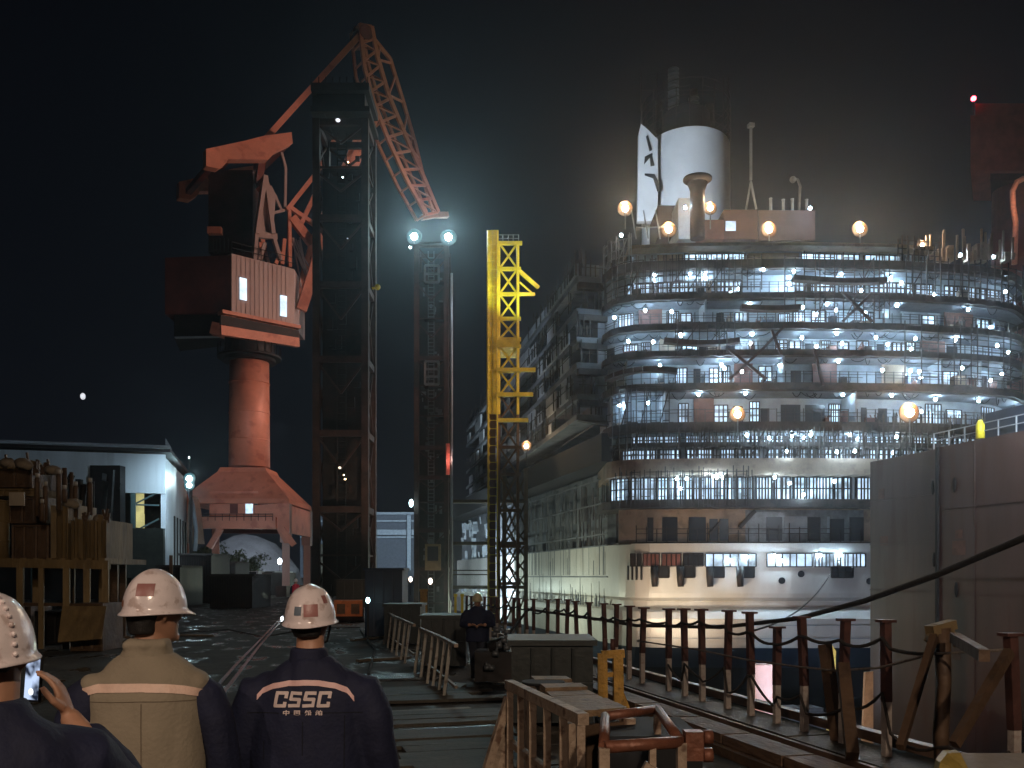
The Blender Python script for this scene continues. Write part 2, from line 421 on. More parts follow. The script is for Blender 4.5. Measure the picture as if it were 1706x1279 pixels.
# decks: (name, top py, bottom py, px0, px1, setback of wall, style)
ROWS = [(402,434,1052,1570,3.0,'bright'),(449,490,1006,1706,1.6,'glass'),(500,540,1004,1698,2.8,'cabin'),(551,585,1004,1700,2.8,'cabin'),
        (595,640,1004,1702,2.8,'cabin'),(652,707,1006,1700,3.4,'big'),(723,738,1022,1700,1.0,'grid'),(746,764,1018,1700,1.0,'grid'),
        (792,832,1018,1700,1.6,'bright2'),(846,902,1034,1700,1.4,'moor')]
edges = [(434,449,-.2),(490,500,-.4),(540,551,-.5),(585,595,-.5),(640,652,-.6),(707,723,-1.4),(738,746,-.6),(832,846,-.5)]
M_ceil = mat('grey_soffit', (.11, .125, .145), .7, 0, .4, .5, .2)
for y0, y1, o in edges:
    mb = MB(); strip(mb, 1003, 1712, o, 9.0, zr(y1), zr(y0), 14, .10)
    mb.build('deck', M_slab, ship)
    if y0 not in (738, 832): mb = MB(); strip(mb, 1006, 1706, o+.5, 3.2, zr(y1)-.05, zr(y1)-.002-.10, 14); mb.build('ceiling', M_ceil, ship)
mb = MB(); strip(mb, 1010, 1712, -.35, 9, zr(791.5), zr(764.3), 8, .12); mb.build('fascia', M_fascia, ship)
mb = MB(); strip(mb, 1032, 1712, .8, 9, zr(906), zr(902.3), 14); mb.build('mooring_deck', M_slab, ship)
mb = MB(); strip(mb, 1050, 1570, 1.4, 9, zr(401.6), zr(396), 14); mb.build('bulwark', M_fascia, ship)
M_redwall = mat('red_primer_wall', (.11, .05, .04), .7, 0, .4, .6, .2)
M_walls = [M_ship, M_ship, M_redwall, M_fascia, M_ship]
nwin = 0
for ri, (y0, y1, a, b, wo, sty) in enumerate(ROWS):
    mb = MB(); strip(mb, a, b, wo, wo+.3, zr(y1), zr(y0), 14)
    wall = mb.build('wall', M_fascia if sty == 'moor' else (M_grey if sty == 'grid' else M_ship), ship)
    mb = MB(); h = y1-y0
    if sty in ('cabin', 'big', 'glass'):
        # open railing in front of the deck
        for fr in (.42, .62, .80):
            xs = rng(a+4, b-4, 24)
            for p, q in zip(xs, xs[1:]):
                if rd.random() < .80: mb.bar(ST(p, -.15, zr(y1-h*fr*.55)), ST(q, -.15, zr(y1-h*fr*.55)), .045)
        for x in rng(a+4, b-4, 15): mb.bar(ST(x, -.15, zr(y1)), ST(x, -.15, zr(y1-h*.46)), .06)
        mb.build('railing', M_scaf, ship)
    if sty == 'glass':
        x = a+44
        while x < b-10:
            w = rd.choice((14, 22, 30)); 
            if 1255 < x < 1330: x += w; continue
            if rd.random() < .86:
                f = panel('window', L_win, x, x+w-3, y0+14+rd.uniform(-3,3), y1-3, wo-.02, ship, .04); grille('frame', x-1, x+w-1, y0+12, y1-2, wo-.14, f, max(2, w//7), 3, .10, jit=1); nwin += 1
            x += w+rd.choice((0, 2, 8))
    elif sty == 'cabin' or sty == 'big':
        x = a+12
        while x < b-20:
            k = rd.random(); w = rd.uniform(12, 26)
            yt = y0+h*rd.uniform(.12, .3)
            if sty == 'big' and (1288 < x < 1400):
                panel('opening', M_glassdark, x, x+34, y0+h*.22, y1-1, wo-.02, ship, .04); x += 42; continue
            if k < .30:
                f = panel('window', L_win if rd.random() < .6 else L_win2, x, x+w, yt, y1-2-rd.uniform(0, h*.2), wo-.02, ship, .04); nwin += 1
                grille('frame', x-1, x+w+1, yt-1, y1-2, wo-.12, f, rd.choice((2,3,5)), rd.choice((1,2,4)), .09, jit=.6)
            elif k < .52:
                panel('doorway', M_glassdark, x, x+w*.7, yt+2, y1-1, wo-.02, ship, .04)
            elif k < .66:
                panel('wall_panel', rd.choice((M_redwall, M_fascia, M_grey)), x, x+w*1.9, y0+.5, y1-.5, wo-.35, ship, .1); x += w*.8
            elif k < .78:
                mb2 = MB(); strip(mb2, x, x+2.4, -.1, wo, zr(y1), zr(y0), 3); mb2.build('partition', M_ship, ship)
            x += w+rd.uniform(3, 16)
    elif sty == 'grid':
        x = 1056 if ri == 6 else 1040
        while x < b-12:
            w = rd.choice((20, 34, 44))
            f = panel('window', L_win, x, x+w, y0+2, y1-2, wo-.02, ship, .04); grille('frame', x-1, x+w+1, y0, y1, wo-.14, f, max(4, w//4), 2, .11, jit=1.8, rd=rd); nwin += 1
            x += w+rd.choice((3, 8, 14))
    elif sty == 'bright':
        for (p, q) in ((1052,1062),(1150,1252),(1352,1450),(1462,1520)):
            f = panel('window', L_win2, p, q, 407, 432, wo-.02, ship, .04); grille('frame', p-1, q+1, 406, 433, wo-.14, f, max(3, (q-p)//9), 1, .09, jit=1)
        panel('wall_panel', M_fascia, 1102, 1146, 408, 433.5, wo-.3, ship, .2); panel('wall_panel', M_fascia, 1256, 1345, 408, 433.5, wo-.3, ship, .2)
    elif sty == 'bright2':
        x = 1022
        while x < 1700:
            w = rd.choice((26, 40, 55))
            f = panel('window', L_win2 if rd.random() < .5 else L_win, x, x+w, y0+2, y1-3, wo-.02, ship, .04); grille('frame', x-1, x+w+1, y0, y1-1, wo-.16, f, w//5, 2, .12, jit=2.0, rd=rd); nwin += 1
            x += w+rd.choice((2, 5, 9))
    elif sty == 'moor':
        for (p, w, ar) in ((1082,10,1),(1107,26,1),(1152,29,1),(1187,14,0),(1204,15,0),(1283,27,1),(1353,22,1),(1391,24,0),(1424,24,1)):
            panel('mooring_opening', M_glassdark, p, p+w, y0+12+(2 if ar else 5), y1-2, wo-.02, ship, .05)
        for (p, w) in ((1314,38),(1386,4)): panel('grey_plate', M_ship, p, p+w, y0+13, y1-14, wo-.06, ship, .08)
        panel('grey_screen', M_grey, 1248, 1448, y0+2, y1-.5, wo-.01, ship, .02)
        mb = MB()
        for yy in (880, 888): 
            xs = rng(1062, 1440, 25)
            for p, q in zip(xs, xs[1:]): mb.bar(ST(p, .85, zr(yy)), ST(q, .85, zr(yy)), .07)
        for x in rng(1062, 1440, 17): mb.bar(ST(x, .85, zr(902)), ST(x, .85, zr(rd.uniform(868,884))), .07)
        mb.bar(ST(1236, .9, zr(878)), ST(1262, .9, zr(850)), .35); mb.bar(ST(1185, .9, zr(890)), ST(1205, .9, zr(868)), .25)
        mb.build('railing', M_scaf, ship)
# fitting-out clutter standing on the open decks: pallets, ducts, drums, sheets
M_sheet = mat('tarp_sheet', (.10, .12, .17), .7, 0, .4, 1, .2)
_rc = random.Random(77); nclut = 0
for (y0, y1, a, b, wo, sty) in ROWS[1:6]:
    for _ in range(15):
        x = _rc.uniform(a+14, b-20); w = _rc.uniform(4, 20); h = (y1-y0)*_rc.uniform(.12, .5); o = _rc.uniform(.3, wo-.5)
        mb = MB(); strip(mb, x, x+w, o, o+_rc.uniform(.3,.9), zr(y1)+.003, zr(y1-h), 20)
        k = _rc.random()
        if k < .4:
            for q in range(3): mb.bar(ST(x+w*q/2, o, zr(y1-h)), ST(x+w*q/2+_rc.uniform(-2,2), o, zr(y1-h-_rc.uniform(2,8))), .08)
        mb.build('deck_store', _rc.choice((M_darksteel, M_slab, M_sheet, M_fascia, M_redwall)), ship); nclut += 1
for (y0, y1, a, b, wo, sty) in ROWS[1:6]:
    for _ in range(19):
        mb = MB(); x = _rc.uniform(a+8, b-20); z = zr(y0)-.12; p = ST(x, _rc.uniform(-.1, .8), z); q = ST(x+_rc.uniform(8,26), _rc.uniform(-.1,.8), z)
        mb.tube(sag(p, q, _rc.uniform(.2,.7), 6), .035, 4)
        mb.build('festoon_cable', M_black, ship)
# core of the superstructure behind the decks
mb = MB()
strip(mb, 1016, 1700, 8.9, 40, zr(906), zr(436), 40); mb.build('superstructure_core', M_ship, ship)
# port side: decks, balcony panels, lifeboat recess
zl = [zr(y) for y in (434, 490, 540, 585, 640, 676)]
mb = MB(); sidebox(mb, 0, SL, 2.4, 8, zr(764), 17.0); mb.build('side_wall', M_shipside, ship)
mb = MB(); sidebox(mb, 0, SL, 2.2, 12, 17.6, zr(437)); mb.build('side_wall', M_shipside, ship)
for z in zl:
    mb = MB(); sidebox(mb, -.5, SL, -.2, 3, z-.55, z); mb.build('side_deck', M_shipside, ship)
M_bal = mat('balcony_screen', (.46, .48, .52), .5, 0, .3, .4, .15, 3, spots=.4, spotcol=(.14, .14, .15))
np_ = 0
for zi in range(1, 6):
    t = 3.0
    ztop = zl[zi-1]-.55; zb = zl[zi]
    while t < SL-5:
        L = rd.choice((3.2, 4.4, 5.5))
        if rd.random() < .62 and np_ < 96:
            mb = MB(); h0 = (ztop-zb)*rd.uniform(.55, .98); sidebox(mb, t, t+L, -.32+rd.uniform(0,.2), -.12+rd.uniform(0,.2), zb, zb+h0); mb.build('balcony_panel', M_bal, ship); np_ += 1
        t += L+rd.choice((.2, .5, 1.6, 3.0))
mb = MB()
for zi in range(0, 6):
    for i in range(26):
        t = rd.uniform(-.5, 26); mb.bar(SD(t, -.5, zl[zi]), SD(t, -.5, zl[zi]+rd.uniform(.9, 2.3)), .09)
    mb.bar(SD(-.5, -.5, zl[zi]+1.0), SD(34, -.5, zl[zi]+1.0), .07)
for i in range(40):
    x = rd.uniform(-.4, 2.6); z = rd.choice(zl)
    mb.bar(SD(-.7, x, z), SD(-.7, x, z+rd.uniform(.8, 2.6)), .10); mb.bar(SD(-.7, 0, z+.9), SD(-.7, 3, z+.9), .06)
mb.build('side_staging_poles', M_scaf, ship)
for zi in range(0, 6): mb = MB(); sidebox(mb, -.6, .3, 0, 3.2, zl[zi]-1.2, zl[zi]-.58); mb.build('side_end_platform', M_slab, ship)
# bright top gutter with poles
mb = MB(); sidebox(mb, -.5, 54, -.35, 2.2, zr(430), zr(412)); mb.build('top_coaming', M_ship, ship)
mb = MB(); sidebox(mb, 1, SL, .8, 6, zr(434)-.1, zr(404)); mb.build('top_house', M_shipside, ship)
mb = MB()
for i in range(80):
    t = rd.uniform(-1, SL); mb.bar(SD(t, rd.uniform(-.3,1), zr(420)), SD(t, .2, zr(420)+rd.uniform(.8, 2.8)), .09)
mb.build('stanchions', M_scaf, ship)
# lifeboat recess band, dark, and the plating under it
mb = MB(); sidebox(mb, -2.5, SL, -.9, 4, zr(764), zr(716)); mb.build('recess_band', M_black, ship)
mb = MB(); sidebox(mb, 3.0, SL, 2.6, 8, zr(906), zr(764)-.01); mb.build('lower_side', M_shipside, ship)
mb = MB(); rd2 = random.Random(9)
for i in range(240):
    t = rd2.uniform(2, 54); z0 = rd2.choice((-3, 2, 5.2, 8)); h = rd2.uniform(1.5, 5.5)
    mb.bar(SD(t, 1.35, z0), SD(t, 1.35, min(z0+h, 12.5)), rd2.choice((.06,.1,.22)), .12)
for z in (5.1, 6.3, 9.6, 12.2, 1.8):
    mb.bar(SD(2, 1.3, z), SD(56, 1.3, z), .14)
mb.build('side_staging_rails', M_shipside, ship)
rd2 = random.Random(19)
for i in range(70):
    t = rd2.uniform(58, 92); z0 = rd2.uniform(-2, 11.5); L = rd2.uniform(.5, 3)
    mb = MB(); mb.bar(SD(t, 1.9, z0), SD(t+rd2.uniform(-1,2), 1.9, min(12.6, z0+L)), rd2.choice((.25,.5,.9)), .25); mb.build('launching_plate', M_ship, ship)
M_maroon = mat('maroon_primer', (.055, .030, .028), .7, 0, .3, .5, .1)
# top deck houses
def boxpx(mb, p0, p1, y0, y1, d, depth=6, dx=0):
    a = C(p0, y1, d); b = C(p1, y1, d); h = (y1-y0)/K*d
    f = W(dx, depth, 0); mb.add([a, b, b+f, a+f, a+Vector((0,0,h)), b+Vector((0,0,h)), b+f+Vector((0,0,h)), a+f+Vector((0,0,h))],
       [(0,1,2,3),(4,7,6,5),(0,4,5,1),(1,5,6,2),(2,6,7,3),(3,7,4,0)]); return mb
M_maroon = mat('maroon_primer', (.055, .030, .028), .7, 0, .3, .5, .1)
for (p0, p1, y0, y1, d, m) in ((1206,1262,349,398,95,M_maroon),(1264,1358,350,400,96,M_maroon),(1096,1130,342,395,101,M_maroon),(1168,1206,366,398,95,M_redwall)):
    mb = MB(); boxpx(mb, p0, p1, y0, y1, d); mb.build('deckhouse', m, ship)
mb = MB(); boxpx(mb, 1130, 1166, 330, 398, 97); mb.build('deckhouse', M_ship, ship)
f = MB(); boxpx(f, 1209, 1226, 368, 384, 94.9, .05); f = f.build('window', L_win, ship)
mb = MB()
for (x, y) in ((1080,398),(1100,398),(1060,398)): mb.bar(C(x, y, 92), C(x-8, y-48, 92), .12); mb.bar(C(x, y-20, 92), C(x+20, y-20, 92), .08)
mb.build('mast_stays', M_ship, ship)
# far right lit clutter on the top deck
mb = MB()
for i in range(26):
    x = rd.uniform(1540, 1690); mb.bar(C(x, 432, 92), C(x+rd.uniform(-2,2), rd.uniform(380,425), 92), .18)
for i in range(9):
    x = rd.uniform(1560, 1680); boxpx(mb, x, x+rd.uniform(5,16), rd.uniform(405,420), 434, 92+rd.random(), 1)
mb.build('winch_gear', M_fascia, ship)
# ---- funnel
def at_(v, z): return Vector((v.x, v.y, z))
fn = thing('ship_funnel', C(1140, 395, 127), 'broad pale grey ship funnel with a dark open top and a wavy black mark', 'funnel')
fc = C(1142, 0, 127); fr = 71/K*127
def ell(zc, r0, r1, z0, z1, n=48):
    """elliptic collar"""
    vs = []; 
    for (z, r) in ((z0, r0), (z1, r1)):
        for k in range(n):
            a = 2*math.pi*k/n; q = W(math.cos(a)*r, math.sin(a)*r*1.25, 0); vs.append(Vector((zc.x, zc.y, z))+q)
    return vs, [(k, (k+1) % n, n+(k+1) % n, n+k) for k in range(n)], n
mb = MB(); vs, fs, n = ell(fc, fr*1.03, fr, 35, ZP(210, 119.6)); mb.add(vs, fs, True); mb.add(vs[n:], [tuple(range(n))]); mb.build('collar', M_funnel, fn)
mb = MB(); vs, fs, n = ell(fc, fr*.93, fr*.93, ZP(211, 119.6), ZP(208, 119.6)); mb.add(vs, fs, True); mb.add(vs[n:], [tuple(range(n))]); mb.build('rim', M_black, fn)
# tall fin on the left side
mb = MB(); mb.extr([C(1062,368,120), C(1064,222,120), C(1068,206,120), C(1080,216,120), C(1096,232,120), C(1096,368,120)], W(0,.9,0)); fin = mb.build('fin', M_funnel, fn)
mb = MB()
for poly in ([(1076,228),(1079,226),(1086,250),(1082,252)], [(1082,262),(1086,260),(1090,276),(1084,277)], [(1074,262),(1086,256),(1087,258),(1073,274)], [(1074,290),(1090,291),(1098,306),(1099,318),(1095,319),(1088,297),(1074,292)]):
    mb.extr([C(x, y, 119.9) for x, y in poly], W(0,-.25,0))
mb.build('wave_mark', M_black, fin)
mb = MB()
for (x, r, top) in ((1122, 1.1, 128),(1098, .9, 168),(1156, 1.0, 150),(1182, 1.2, 175),(1140, 1.3, 180)):
    c = C(x, 0, 127); mb.tube([Vector((c.x, c.y, ZP(220,127))), Vector((c.x, c.y, ZP(top,127)))], r*.55, 10)
mb.build('exhaust_pipe', M_darksteel, fn)
mb = MB(); c = C(1122, 0, 126.4)
for y in range(122, 212, 7): 
    z = ZP(y, 127); mb.tube([Vector((c.x, c.y, z)), Vector((c.x, c.y, z+.22))], .78, 12)
c = C(1156, 0, 126.4)
for y in range(170, 212, 8):
    z = ZP(y, 127); mb.tube([Vector((c.x, c.y, z)), Vector((c.x, c.y, z+.22))], .75, 12)
mb.build('pipe_ring', M_grey, fn)
mb = MB()
for x in (1068, 1094, 1131, 1171, 1190, 1213):
    mb.bar(C(x, 380 if x in (1213,) else 215, 127), C(x, rd.uniform(112,135), 127), .16 if x in (1068,1213) else .10)
for y in (150, 185): mb.bar(C(1068, y, 127), C(1213, y, 127), .06)
zz = ZP(210, 119.6); cc_ = fc
for k in range(22):
    a = k*math.pi/11; p = Vector((fc.x, fc.y, 0))+W(math.cos(a)*fr*1.02, math.sin(a)*fr*1.25, 0); mb.bar(at_(p, zz), at_(p, ZP(rd.uniform(112,150), 119.6)), .09)
for y in range(128, 208, 14):
    for k in range(22):
        a = k*math.pi/11; b = (k+1)*math.pi/11; p = Vector((fc.x, fc.y, 0))+W(math.cos(a)*fr*1.02, math.sin(a)*fr*1.25, 0); q = Vector((fc.x, fc.y, 0))+W(math.cos(b)*fr*1.02, math.sin(b)*fr*1.25, 0)
        if rd.random() < .8: mb.bar(at_(p, ZP(y,119.6)), at_(q, ZP(y,119.6)), .07)
mb.build('scaffold_cage', M_darksteel, fn)
mb = MB(); vs, fs, n = ell(fc, fr*.62, fr*.55, ZP(211,119.6), ZP(150,119.6)); mb.add(vs, fs, True); mb.add(vs[n:], [tuple(range(n))]); mb.build('inner_casing', M_black, fn)
# satcom platform (mushroom)
pc = C(1162, 398, 94); t = thing('round_platform', pc, 'dark mushroom shaped platform on a column in front of the funnel', 'platform')
mb = MB(); mb.tube([pc, C(1162, 318, 94), C(1162, 304, 94)], [.75, .75, 1.1], 16); mb.build('column', M_darksteel, t)
mb = MB(); mb.tube([C(1162,306,94), C(1162,300,94), C(1162,297,94)], [1.0, 1.5, 1.5], 24); mb.build('dish_base', M_darksteel, t)
# A-frame mast
t = thing('signal_mast', C(1252,349,97), 'slim white signal mast on a tripod behind the deckhouse', 'mast')
mb = MB(); mb.bar(C(1251,300,97), C(1251,208,97), .22); mb.bar(C(1251,212,97), C(1251,206,97), .6); mb.build('pole', M_ship, t)
for x in (1243, 1260): 
    mb = MB(); mb.bar(C(1251,302,97), C(x,348,97), .18); mb.build('leg', M_ship, t)
for i, (x, y) in enumerate(((1284,330),(1305,332),(1320,331),(1344,332))):
    mb = MB(); mb.tube([C(x,352,97), C(x,y+2,97), C(x,y,97)], [.16,.16,.2], 8)
    o = root_mesh(mb, 'vent_post', M_ship, C(x,352,97), 'short pale vent post in the row on the reddish deckhouse roof', 'post', 'vent posts on the deckhouse')
mb = MB(); mb.tube([C(1331,350,97), C(1333,310,97), C(1329,299,97), C(1321,297,97)], .14, 6); mb.ball(C(1321,299,97), .35); 
root_mesh(mb, 'davit_post', M_grey, C(1331,350,97), 'thin hooked davit rising over the deckhouses', 'davit')
# provision crane arm, pink lit, top right
t = thing('deck_davit', C(1525,432,93), 'small pale davit arm sloping up at the right end of the top deck', 'davit')
mb = MB(); mb.bar(C(1510,431,93), C(1550,412,93), .5); mb.bar(C(1550,412,93), C(1552,432,93), .25); mb.build('arm', mat('pink_primer', (.6,.35,.3), .5), t)
# ---- scaffolding bays on the stern
def scaffold(p0, p1, y0, y1, off, label, dens=11, m=M_scaf, seed=1, cross=True, depth=1.2):
    r_ = random.Random(seed); mb = MB()
    xs = rng(p0, p1, dens)
    for x in xs:
        x += r_.uniform(-2, 2)
        mb.bar(ST(x, off, zr(y1)), ST(x+r_.uniform(-.5,.5), off, zr(y0-r_.uniform(0,10))), .08)
        if r_.random() < .4: mb.bar(ST(x, off-depth, zr(y1)), ST(x, off-depth, zr(y0)), .08)
    y = y0
    while y < y1:
        for a, b in zip(xs, xs[1:]):
            if r_.random() < .75: mb.bar(ST(a, off, zr(y)), ST(b, off, zr(y)), .07)
        y += r_.uniform(9, 17)
    if cross:
        for a, b in zip(xs[::3], xs[3::3]):
            if r_.random() < .5: mb.bar(ST(a, off, zr(y1)), ST(b, off, zr(y0)), .09)
    return root_mesh(mb, 'scaffolding', m, ST((p0+p1)/2, off, zr(y1)), label, 'scaffolding', 'scaffolding hung on the ship')
scaffold(1006, 1100, 440, 500, -1.6, 'pipe scaffolding at the left corner of the upper stern decks', seed=1)
scaffold(1110, 1260, 440, 492, -1.5, 'pipe scaffolding across the row of lit upper windows', seed=2)
scaffold(1300, 1460, 440, 545, -1.6, 'pipe scaffolding with cross braces over two middle decks', seed=3, m=M_rustedge, dens=16)
scaffold(1500, 1700, 440, 500, -1.5, 'pipe scaffolding at the right end of the upper stern decks', seed=4)
scaffold(1016, 1110, 650, 768, -1.9, 'pipe scaffolding wrapped round the left corner of the lower decks', seed=5)
scaffold(1120, 1450, 722, 768, -1.9, 'long low scaffolding in front of the two narrow lit decks', seed=6, dens=8)
scaffold(1450, 1700, 700, 772, -1.9, 'scaffolding above the dark barge beside the yellow post', seed=7, dens=9)
scaffold(1024, 1240, 788, 846, -1.3, 'scaffolding hung in front of the brightly lit promenade deck', seed=8, dens=8, cross=False)
scaffold(1120, 1215, 545, 600, -1.6, 'scaffolding bay above the sagging brown platform', seed=12, dens=14)
scaffold(1500, 1690, 545, 645, -1.2, 'thin scaffolding over the right ends of the middle decks', seed=14, dens=26, cross=False)
scaffold(1500, 1570, 395, 436, .5, 'light staging poles on the top deck at the right', seed=9, dens=9)
scaffold(1006, 1052, 388, 434, .5, 'white staging poles at the left corner of the top deck', seed=10, dens=7, m=M_ship)
t = thing('cross_bracing', ST(1235, -1.9, zr(640)), 'heavy rusty diagonal braces crossing the middle stern decks', 'bracing')
for (a, b) in (((1268,640),(1205,590)),((1207,640),(1262,590)),((1392,545),(1440,498)),((1440,545),(1392,498)),((1276,560),(1292,600)),((1300,550),(1262,590)),((1345,590),(1360,650))):
    mb = MB(); mb.bar(ST(a[0], -1.9, zr(a[1])), ST(b[0], -1.9, zr(b[1])), .24); mb.build('brace', M_rustedge, t)
for (p, q, y, dz, lab) in ((1100,1222,576,6,'sagging brown work platform hung on the third open deck'),(1010,1122,628,-6,'tilted brown work platform at the left corner of the stern'),(1310,1460,478,4,'rusty brown work platform under the upper windows'),(1225,1320,524,3,'brown work platform in the middle of the first open deck')):
    mb = MB()
    xs = rng(p, q, 14)
    for i, (a, b) in enumerate(zip(xs, xs[1:])):
        s1 = math.sin(math.pi*i/len(xs))*dz; mb.bar(ST(a, -2.1, zr(y+s1)), ST(b, -2.1, zr(y+math.sin(math.pi*(i+1)/len(xs))*dz)), .9, .45)
    root_mesh(mb, 'work_platform', M_rustedge, ST(p, -2.1, zr(y)), lab, 'platform', 'work platforms on the stern')
# ================================================================ LAMPS ON THE SHIP
LP2 = [(935,28),(918,48),(918,72),(756,75),(728,90),(1057,50),(1105,22),(1270,33),(1295,60),(1645,60),
(330,160),(438,142),(528,150),(793,127),(965,148),(1055,127),(1086,147),(1010,173),(1185,155),(1293,127),(1520,137),(1612,178),
(377,250),(461,258),(560,232),(801,230),(722,258),(795,260),(970,242),(1010,278),(1078,233),(1106,260),(1210,245),(1262,260),(1307,222),(1343,245),(1340,272),(1490,235),(1618,250),(1670,255),
(488,332),(697,333),(707,345),(759,362),(895,337),(1094,320),(1243,348),(1338,347),(1368,348),(1375,368),(1500,338),(1610,365),(1648,340),
(350,460),(273,490),(447,457),(614,438),(771,435),(1108,433),(1275,433),(1423,442),(1375,485),(1570,440),(1690,448),
(768,580),(842,590),(918,583),(958,590),(980,580),(1112,580),(1137,592),(1267,583),(903,634),(1068,635),(1128,632),(1256,636),(590,22),(470,22),(640,30),(830,20),(1160,88),(1420,82)]
pts = [(860+x/2.0165, 440+y/2.0165) for x, y in LP2]
pts += [(740+x/2.245, 700+y/2.245) for x, y in [(865,222),(902,222),(878,258),(1000,213),(1015,218),(1035,218),(1228,218),(1283,240),(1335,282),(1450,232),(1068,525),(1128,512),(1230,507),(1255,525),(1402,505),(1475,503)]]
pts += [(1141.7,345.5),(1350,346.8),(1174.5,414),(1451.5,421),(1035,392),(1600,425),(1655,428),(1082,424),(1210,425)]
band = [(0,360,'small cool white work lamp on a deckhouse roof'),(360,436,'small cool white work lamp on the top deck of the ship'),
        (436,497,'small cool white work lamp among the upper lit windows'),(497,545,'cool white work lamp on the first open stern deck'),
        (545,590,'cool white work lamp on the second open stern deck'),(590,645,'cool white work lamp on the third open stern deck'),
        (645,715,'cool white work lamp on the tall open deck above the dark ledge'),(715,741,'small cool lamp in the upper narrow lit deck'),(741,772,'small cool lamp in the lower narrow lit deck'),
        (772,860,'small cool lamp in the brightly lit promenade deck'),(860,1000,'small cool lamp inside the windows of the white hull')]
proto = None
def make_work_lamp():
    t = thing('work_lamp', (0,0,0), '', 'lamp')
    mb = MB(); mb.ball((0,0,0), .15, 6, 4); mb.build('bulb', L_bulb, t)
    mb = MB(); mb.tube([(0,.0,.15),(0,.0,.30)], [.16,.07], 6); mb.bar((0,0,.3),(0,.4,.38),.05); mb.build('lamp_holder', M_grey, t)
    return t
for (x, y) in pts:
    t = make_work_lamp() if proto is None else copy_tree(proto)
    if proto is None: proto = t
    if y < 436: p = C(x, y, 93 if y > 360 else 94.2)
    elif y > 900: p = ST(x, -.45, zr(y))
    elif y > 715: p = ST(x, -.75, zr(y))
    else: p = ST(x, .9 if y % 2 < 1.2 else .1, zr(y))
    t.location = p
    for a, b, lab in band:
        if a <= y < b: t['label'] = lab; t['group'] = lab.replace('lamp', 'lamps').replace('small ', '')
# big floodlights
def flood(px, py, d, m, col, pw, label, r=.26, group='floodlights on the ship', ang=75, post=2.2, tgt=None):
    c = C(px, py, d)
    t = thing('floodlight', c-Vector((0,0,post)), label, 'floodlight', group)
    mb = MB(); mb.ball(c, r, 12, 8, (1,.8,1)); mb.build('lamp_glass', m, t)
    mb = MB(); D0 = W(0,1,0); D1 = W(1,0,0); rr = r*2.3
    rg = [(.12,.22),(.4,.215),(.65,.205),(.85,.195),(1.0,.18),(1.02,.20),(.88,.25),(.6,.32),(.12,.42)]
    for (q_, y_) in rg:
        for k in range(24): a = k*math.pi/12; mb.v.append(c+D0*(y_*rr*.8)+D1*(rr*q_*math.cos(a))+Vector((0,0,rr*q_*math.sin(a))))
    for i in range(len(rg)-1):
        for k in range(24): mb.f.append([i*24+k, i*24+(k+1)%24, (i+1)*24+(k+1)%24, (i+1)*24+k]); mb.sm.append(True)
    mb.f.append(list(range(24))); mb.sm.append(True)
    mb.build('halo_dish', M_halot if m is L_teal else M_halow, t)  # added dish, its colour and shape stand in for the lamp's halo
    mb = MB(); mb.bar(c-Vector((0,0,post)), c-Vector((0,0,r)), .09); mb.build('housing', M_grey, t)
    q = c-W(0, r*1.5, 0)
    tg = Vector((0,0,26)) if tgt is None else tgt
    lamp('flood_beam', 'SPOT', q, pw, col, r*.5, tg, ang, 1.0)
    if m is L_warm: lamp('flood_spill', 'POINT', c+W(0,-.2,r*1.5+.3), pw*.34, (1,.66,.36), r*.5)
for (px, py, d, lab, s) in ((1041.7,346.8,95,'warm floodlight at the left end of the ship top, left of the funnel',1),(1114,381.7,92,'warm floodlight low on the top deck, left of the mushroom platform',1),
        (1183.4,346,94,'smaller warm floodlight right of the mushroom platform in front of the funnel',.6),(1281.3,381.7,91,'warm floodlight in front of the reddish deckhouses',1),(1433,381,91,'warm floodlight standing alone on the right of the top deck',1),
        (1276,413.6,90,'faint warm lamp under the deckhouse floodlight',.25),(1229,690,84,'warm floodlight on the black ledge above the narrow lit decks',.8),(1515.6,687,83.5,'brightest orange floodlight above the barge end',1.5),
        (877,743,104,'warm lamp at the head of the dark recess on the ship side',.3),(1537,409,92.5,'pinkish lamp by the sloping davit arm',.3)):
    flood(px, py, d, L_warm, (1,.80,.58), 2000*s, lab, .22+.13*s)

# ================================================================ HAZE
mb = MB(); mb.box((100, 185, 38.4), (560, 460, 102.8))
hz = mb.build('haze', M_black); hz['kind'] = 'stuff'
hm = bpy.data.materials.new('night_haze'); hm.use_nodes = True; n = hm.node_tree.nodes; n.clear()
ov = n.new('ShaderNodeOutputMaterial'); pv = n.new('ShaderNodeVolumePrincipled')
pv.inputs['Color'].default_value = (.86, .93, 1, 1); pv.inputs['Density'].default_value = .0005; pv.inputs['Anisotropy'].default_value = .86
hm.node_tree.links.new(pv.outputs[0], ov.inputs['Volume'])
hz.data.materials.clear(); hz.data.materials.append(hm)

# ================================================================ LEVEL LUFFING CRANE
cr_ = thing('level_luffing_crane', C(415, 994, 80), 'coral red portal crane with a pale machine house and bent jib, leftmost large crane', 'crane')
def CD(px, py, side=0.0, base=80.0):
    """a point on the crane's luffing plane: the boom swings away to the right; side = metres along the crane's width"""
    d = base+(px-415)*.030
    return C(px, py, d) + W(-.59, .81, 0)*side
def cbar(name, segs, w, m, h=None, side=0.0):
    mb = MB()
    for a, b in segs: mb.bar(CD(*a, side), CD(*b, side), w, h or w)
    return mb.build(name, m, cr_)
